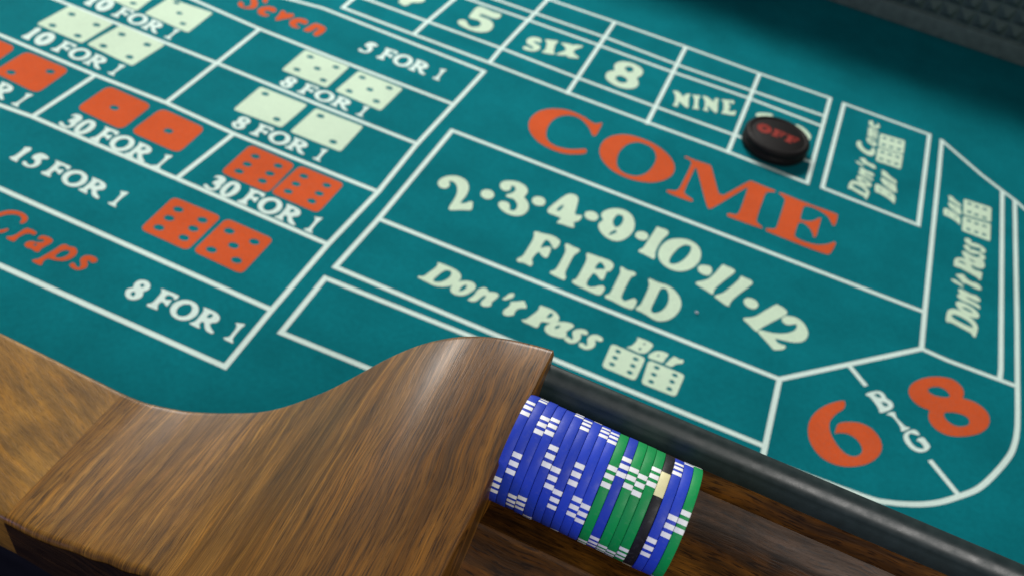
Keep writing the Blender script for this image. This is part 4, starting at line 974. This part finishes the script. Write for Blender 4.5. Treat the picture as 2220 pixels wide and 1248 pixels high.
protos = {}
CHIPS = [
    ('b', -80.0, 'blue chip at the left end of the row, touching the wooden shoulder'),
    ('b', -49.5, 'second blue chip counted from the wooden shoulder'),
    ('b', -3.7, 'third blue chip from the wooden shoulder, left of two with stripes level'),
    ('b', 0.7, 'fourth blue chip from the wooden shoulder, right of two with stripes level'),
    ('b', -28.8, 'fifth blue chip from the wooden shoulder, its stripes start a stair going down'),
    ('b', -47.4, 'sixth blue chip from the wooden shoulder, the middle of the stair of white stripes'),
    ('b', -66.3, 'seventh blue chip from the wooden shoulder, the foot of the stair of white stripes'),
    ('b', -34.6, 'eighth blue chip from the wooden shoulder, with one lone stripe group at mid height'),
    ('b', -64.5, 'ninth blue chip from the wooden shoulder, with stripes low on its edge'),
    ('b', -67.4, 'tenth blue chip from the wooden shoulder, resting against the first green chip'),
    ('g', -23.1, 'first green chip, right after the ten blue ones'),
    ('b', -8.4, 'lone blue chip wedged between two green chips'),
    ('g', -16.1, 'green chip just right of the lone blue chip, first of three greens together'),
    ('g', -18.8, 'middle chip of the three green ones standing together'),
    ('g', -4.3, 'green chip leaning on the black chip, last of three greens together'),
    ('k', -7.6, 'black chip with one long cream block on its edge'),
    ('b', -69.6, 'blue chip right after the black one, stripes at its top and bottom'),
    ('b', -42.2, 'blue chip between another blue one and the last green chip'),
    ('g', -33.8, 'green chip at the right end of the row, nearest the empty groove'),
]
import random
random.seed(4)
for i, (c, a, lab) in enumerate(CHIPS):
    if c not in protos:
        if c == 'k':
            protos[c] = make_chip('poker_chip', CHIP_BLACK, SPOT_CREAM, (0,), 27, 3)
        else:
            protos[c] = make_chip('poker_chip', CHIP_BLUE if c == 'b' else CHIP_GREEN, SPOT_WHITE, (-8.6, 0, 8.6), 5.0)
        o = protos[c]
    else:
        o = copy_thing(protos[c])
    o.location = (-0.0284 + TH * i, 0.1890 - 0.00004 * i + random.uniform(-.00018, .00018), H - 0.2620 - 0.00002 * i + random.uniform(0, .0001))
    o.rotation_euler = (-math.radians(a), 0, random.uniform(-.003, .003))
    tag(o, lab, 'poker chip', 'poker chips standing on edge in the chip rail')

# ---------------------------------------------------------------- the OFF puck
puck = empty('point_puck', (0.0446, 0.9160, 0.0))
tag(puck, 'round black puck with red OFF lettering lying in the number box right of NINE', 'puck', None)
RP = 0.0366


def lathe_z(name, prof, n, mat, ang=45):
    v, f = [], []
    for k in range(n):
        a = 2 * math.pi * k / n
        for r, z in prof:
            v.append((r * math.cos(a), r * math.sin(a), z))
    m = len(prof)
    for k in range(n):
        k2 = (k + 1) % n
        for j in range(m - 1):
            f.append((k * m + j, k2 * m + j, k2 * m + j + 1, k * m + j + 1))
    f.append(tuple(k * m for k in range(n - 1, -1, -1)))
    f.append(tuple(k * m + m - 1 for k in range(n)))
    return mesh(name, v, f, mat, None, True, ang)


obj('puck_body', lathe_z('puck_body', [(RP - .005, .0009), (RP - .0015, .0012), (RP, .0028), (RP + .0003, .006), (RP - .0004, .0086), (RP - .0016, .0093), (RP - .0018, .0098),
                                       (RP - .0010, .0104), (RP, .0118), (RP + .0001, .0145), (RP - .0012, .0168), (RP - .0032, .0181), (RP - .0048, .0182), (RP - .0060, .0175), (RP - .0065, .0168)], 96, PUCK_BLACK), puck)
obj('puck_face', lathe_z('puck_face', [(RP - .0064, .0150), (RP - .0064, .0166), (RP - .0072, .0169), (.004, .0171)], 96, PUCK_BLACK), puck)


def V2(*a):
    return [Vector(p) for p in a]


def stroke_shapes():
    out = []
    cx = -0.0165
    out.append((circle(Vector((cx, .0010)), Vector((.0083, 0)), Vector((0, .0086)), 28), [circle(Vector((cx, .0010)), Vector((.0024, 0)), Vector((0, .0030)), 20)]))
    for fx, fy in ((-.0068, -.0062), (.0088, -.0066)):
        out.append(([Vector((fx + a * .0135, fy + b * .0148)) for a, b in
                     ((0, 0), (.55, 0), (.55, .17), (.44, .20), (.44, .40), (.66, .40), (.66, .28), (.80, .28), (.80, .70), (.66, .70), (.66, .58), (.44, .58), (.44, .82),
                      (.78, .82), (.84, .68), (1.0, .68), (1.0, 1), (0, 1), (0, .83), (.1, .80), (.1, .20), (0, .17))], []))
    return out


o = flat('off_lettering', stroke_shapes(), 0.01725, PUCK_RED, puck)
o['label'] = 'dull red OFF lettering'
puck.rotation_euler = (0, 0, math.radians(-4))

# a speck of lint on the felt
lm = lathe_z('lint_speck', [(.0003, .0009), (.0011, .0012), (.0013, .0018), (.0009, .0026), (.0002, .0028)], 9, LINT)
lo = obj('lint_speck', lm, None, (0.0292, 0.6160, 0.0))
lo.scale = (1.3, .8, .7)
tag(lo, 'tiny pale speck of lint on the felt right of the FIELD lettering', 'lint')

# the light comes from lamps only: keep bounces moderate
S.cycles.max_bounces = 8
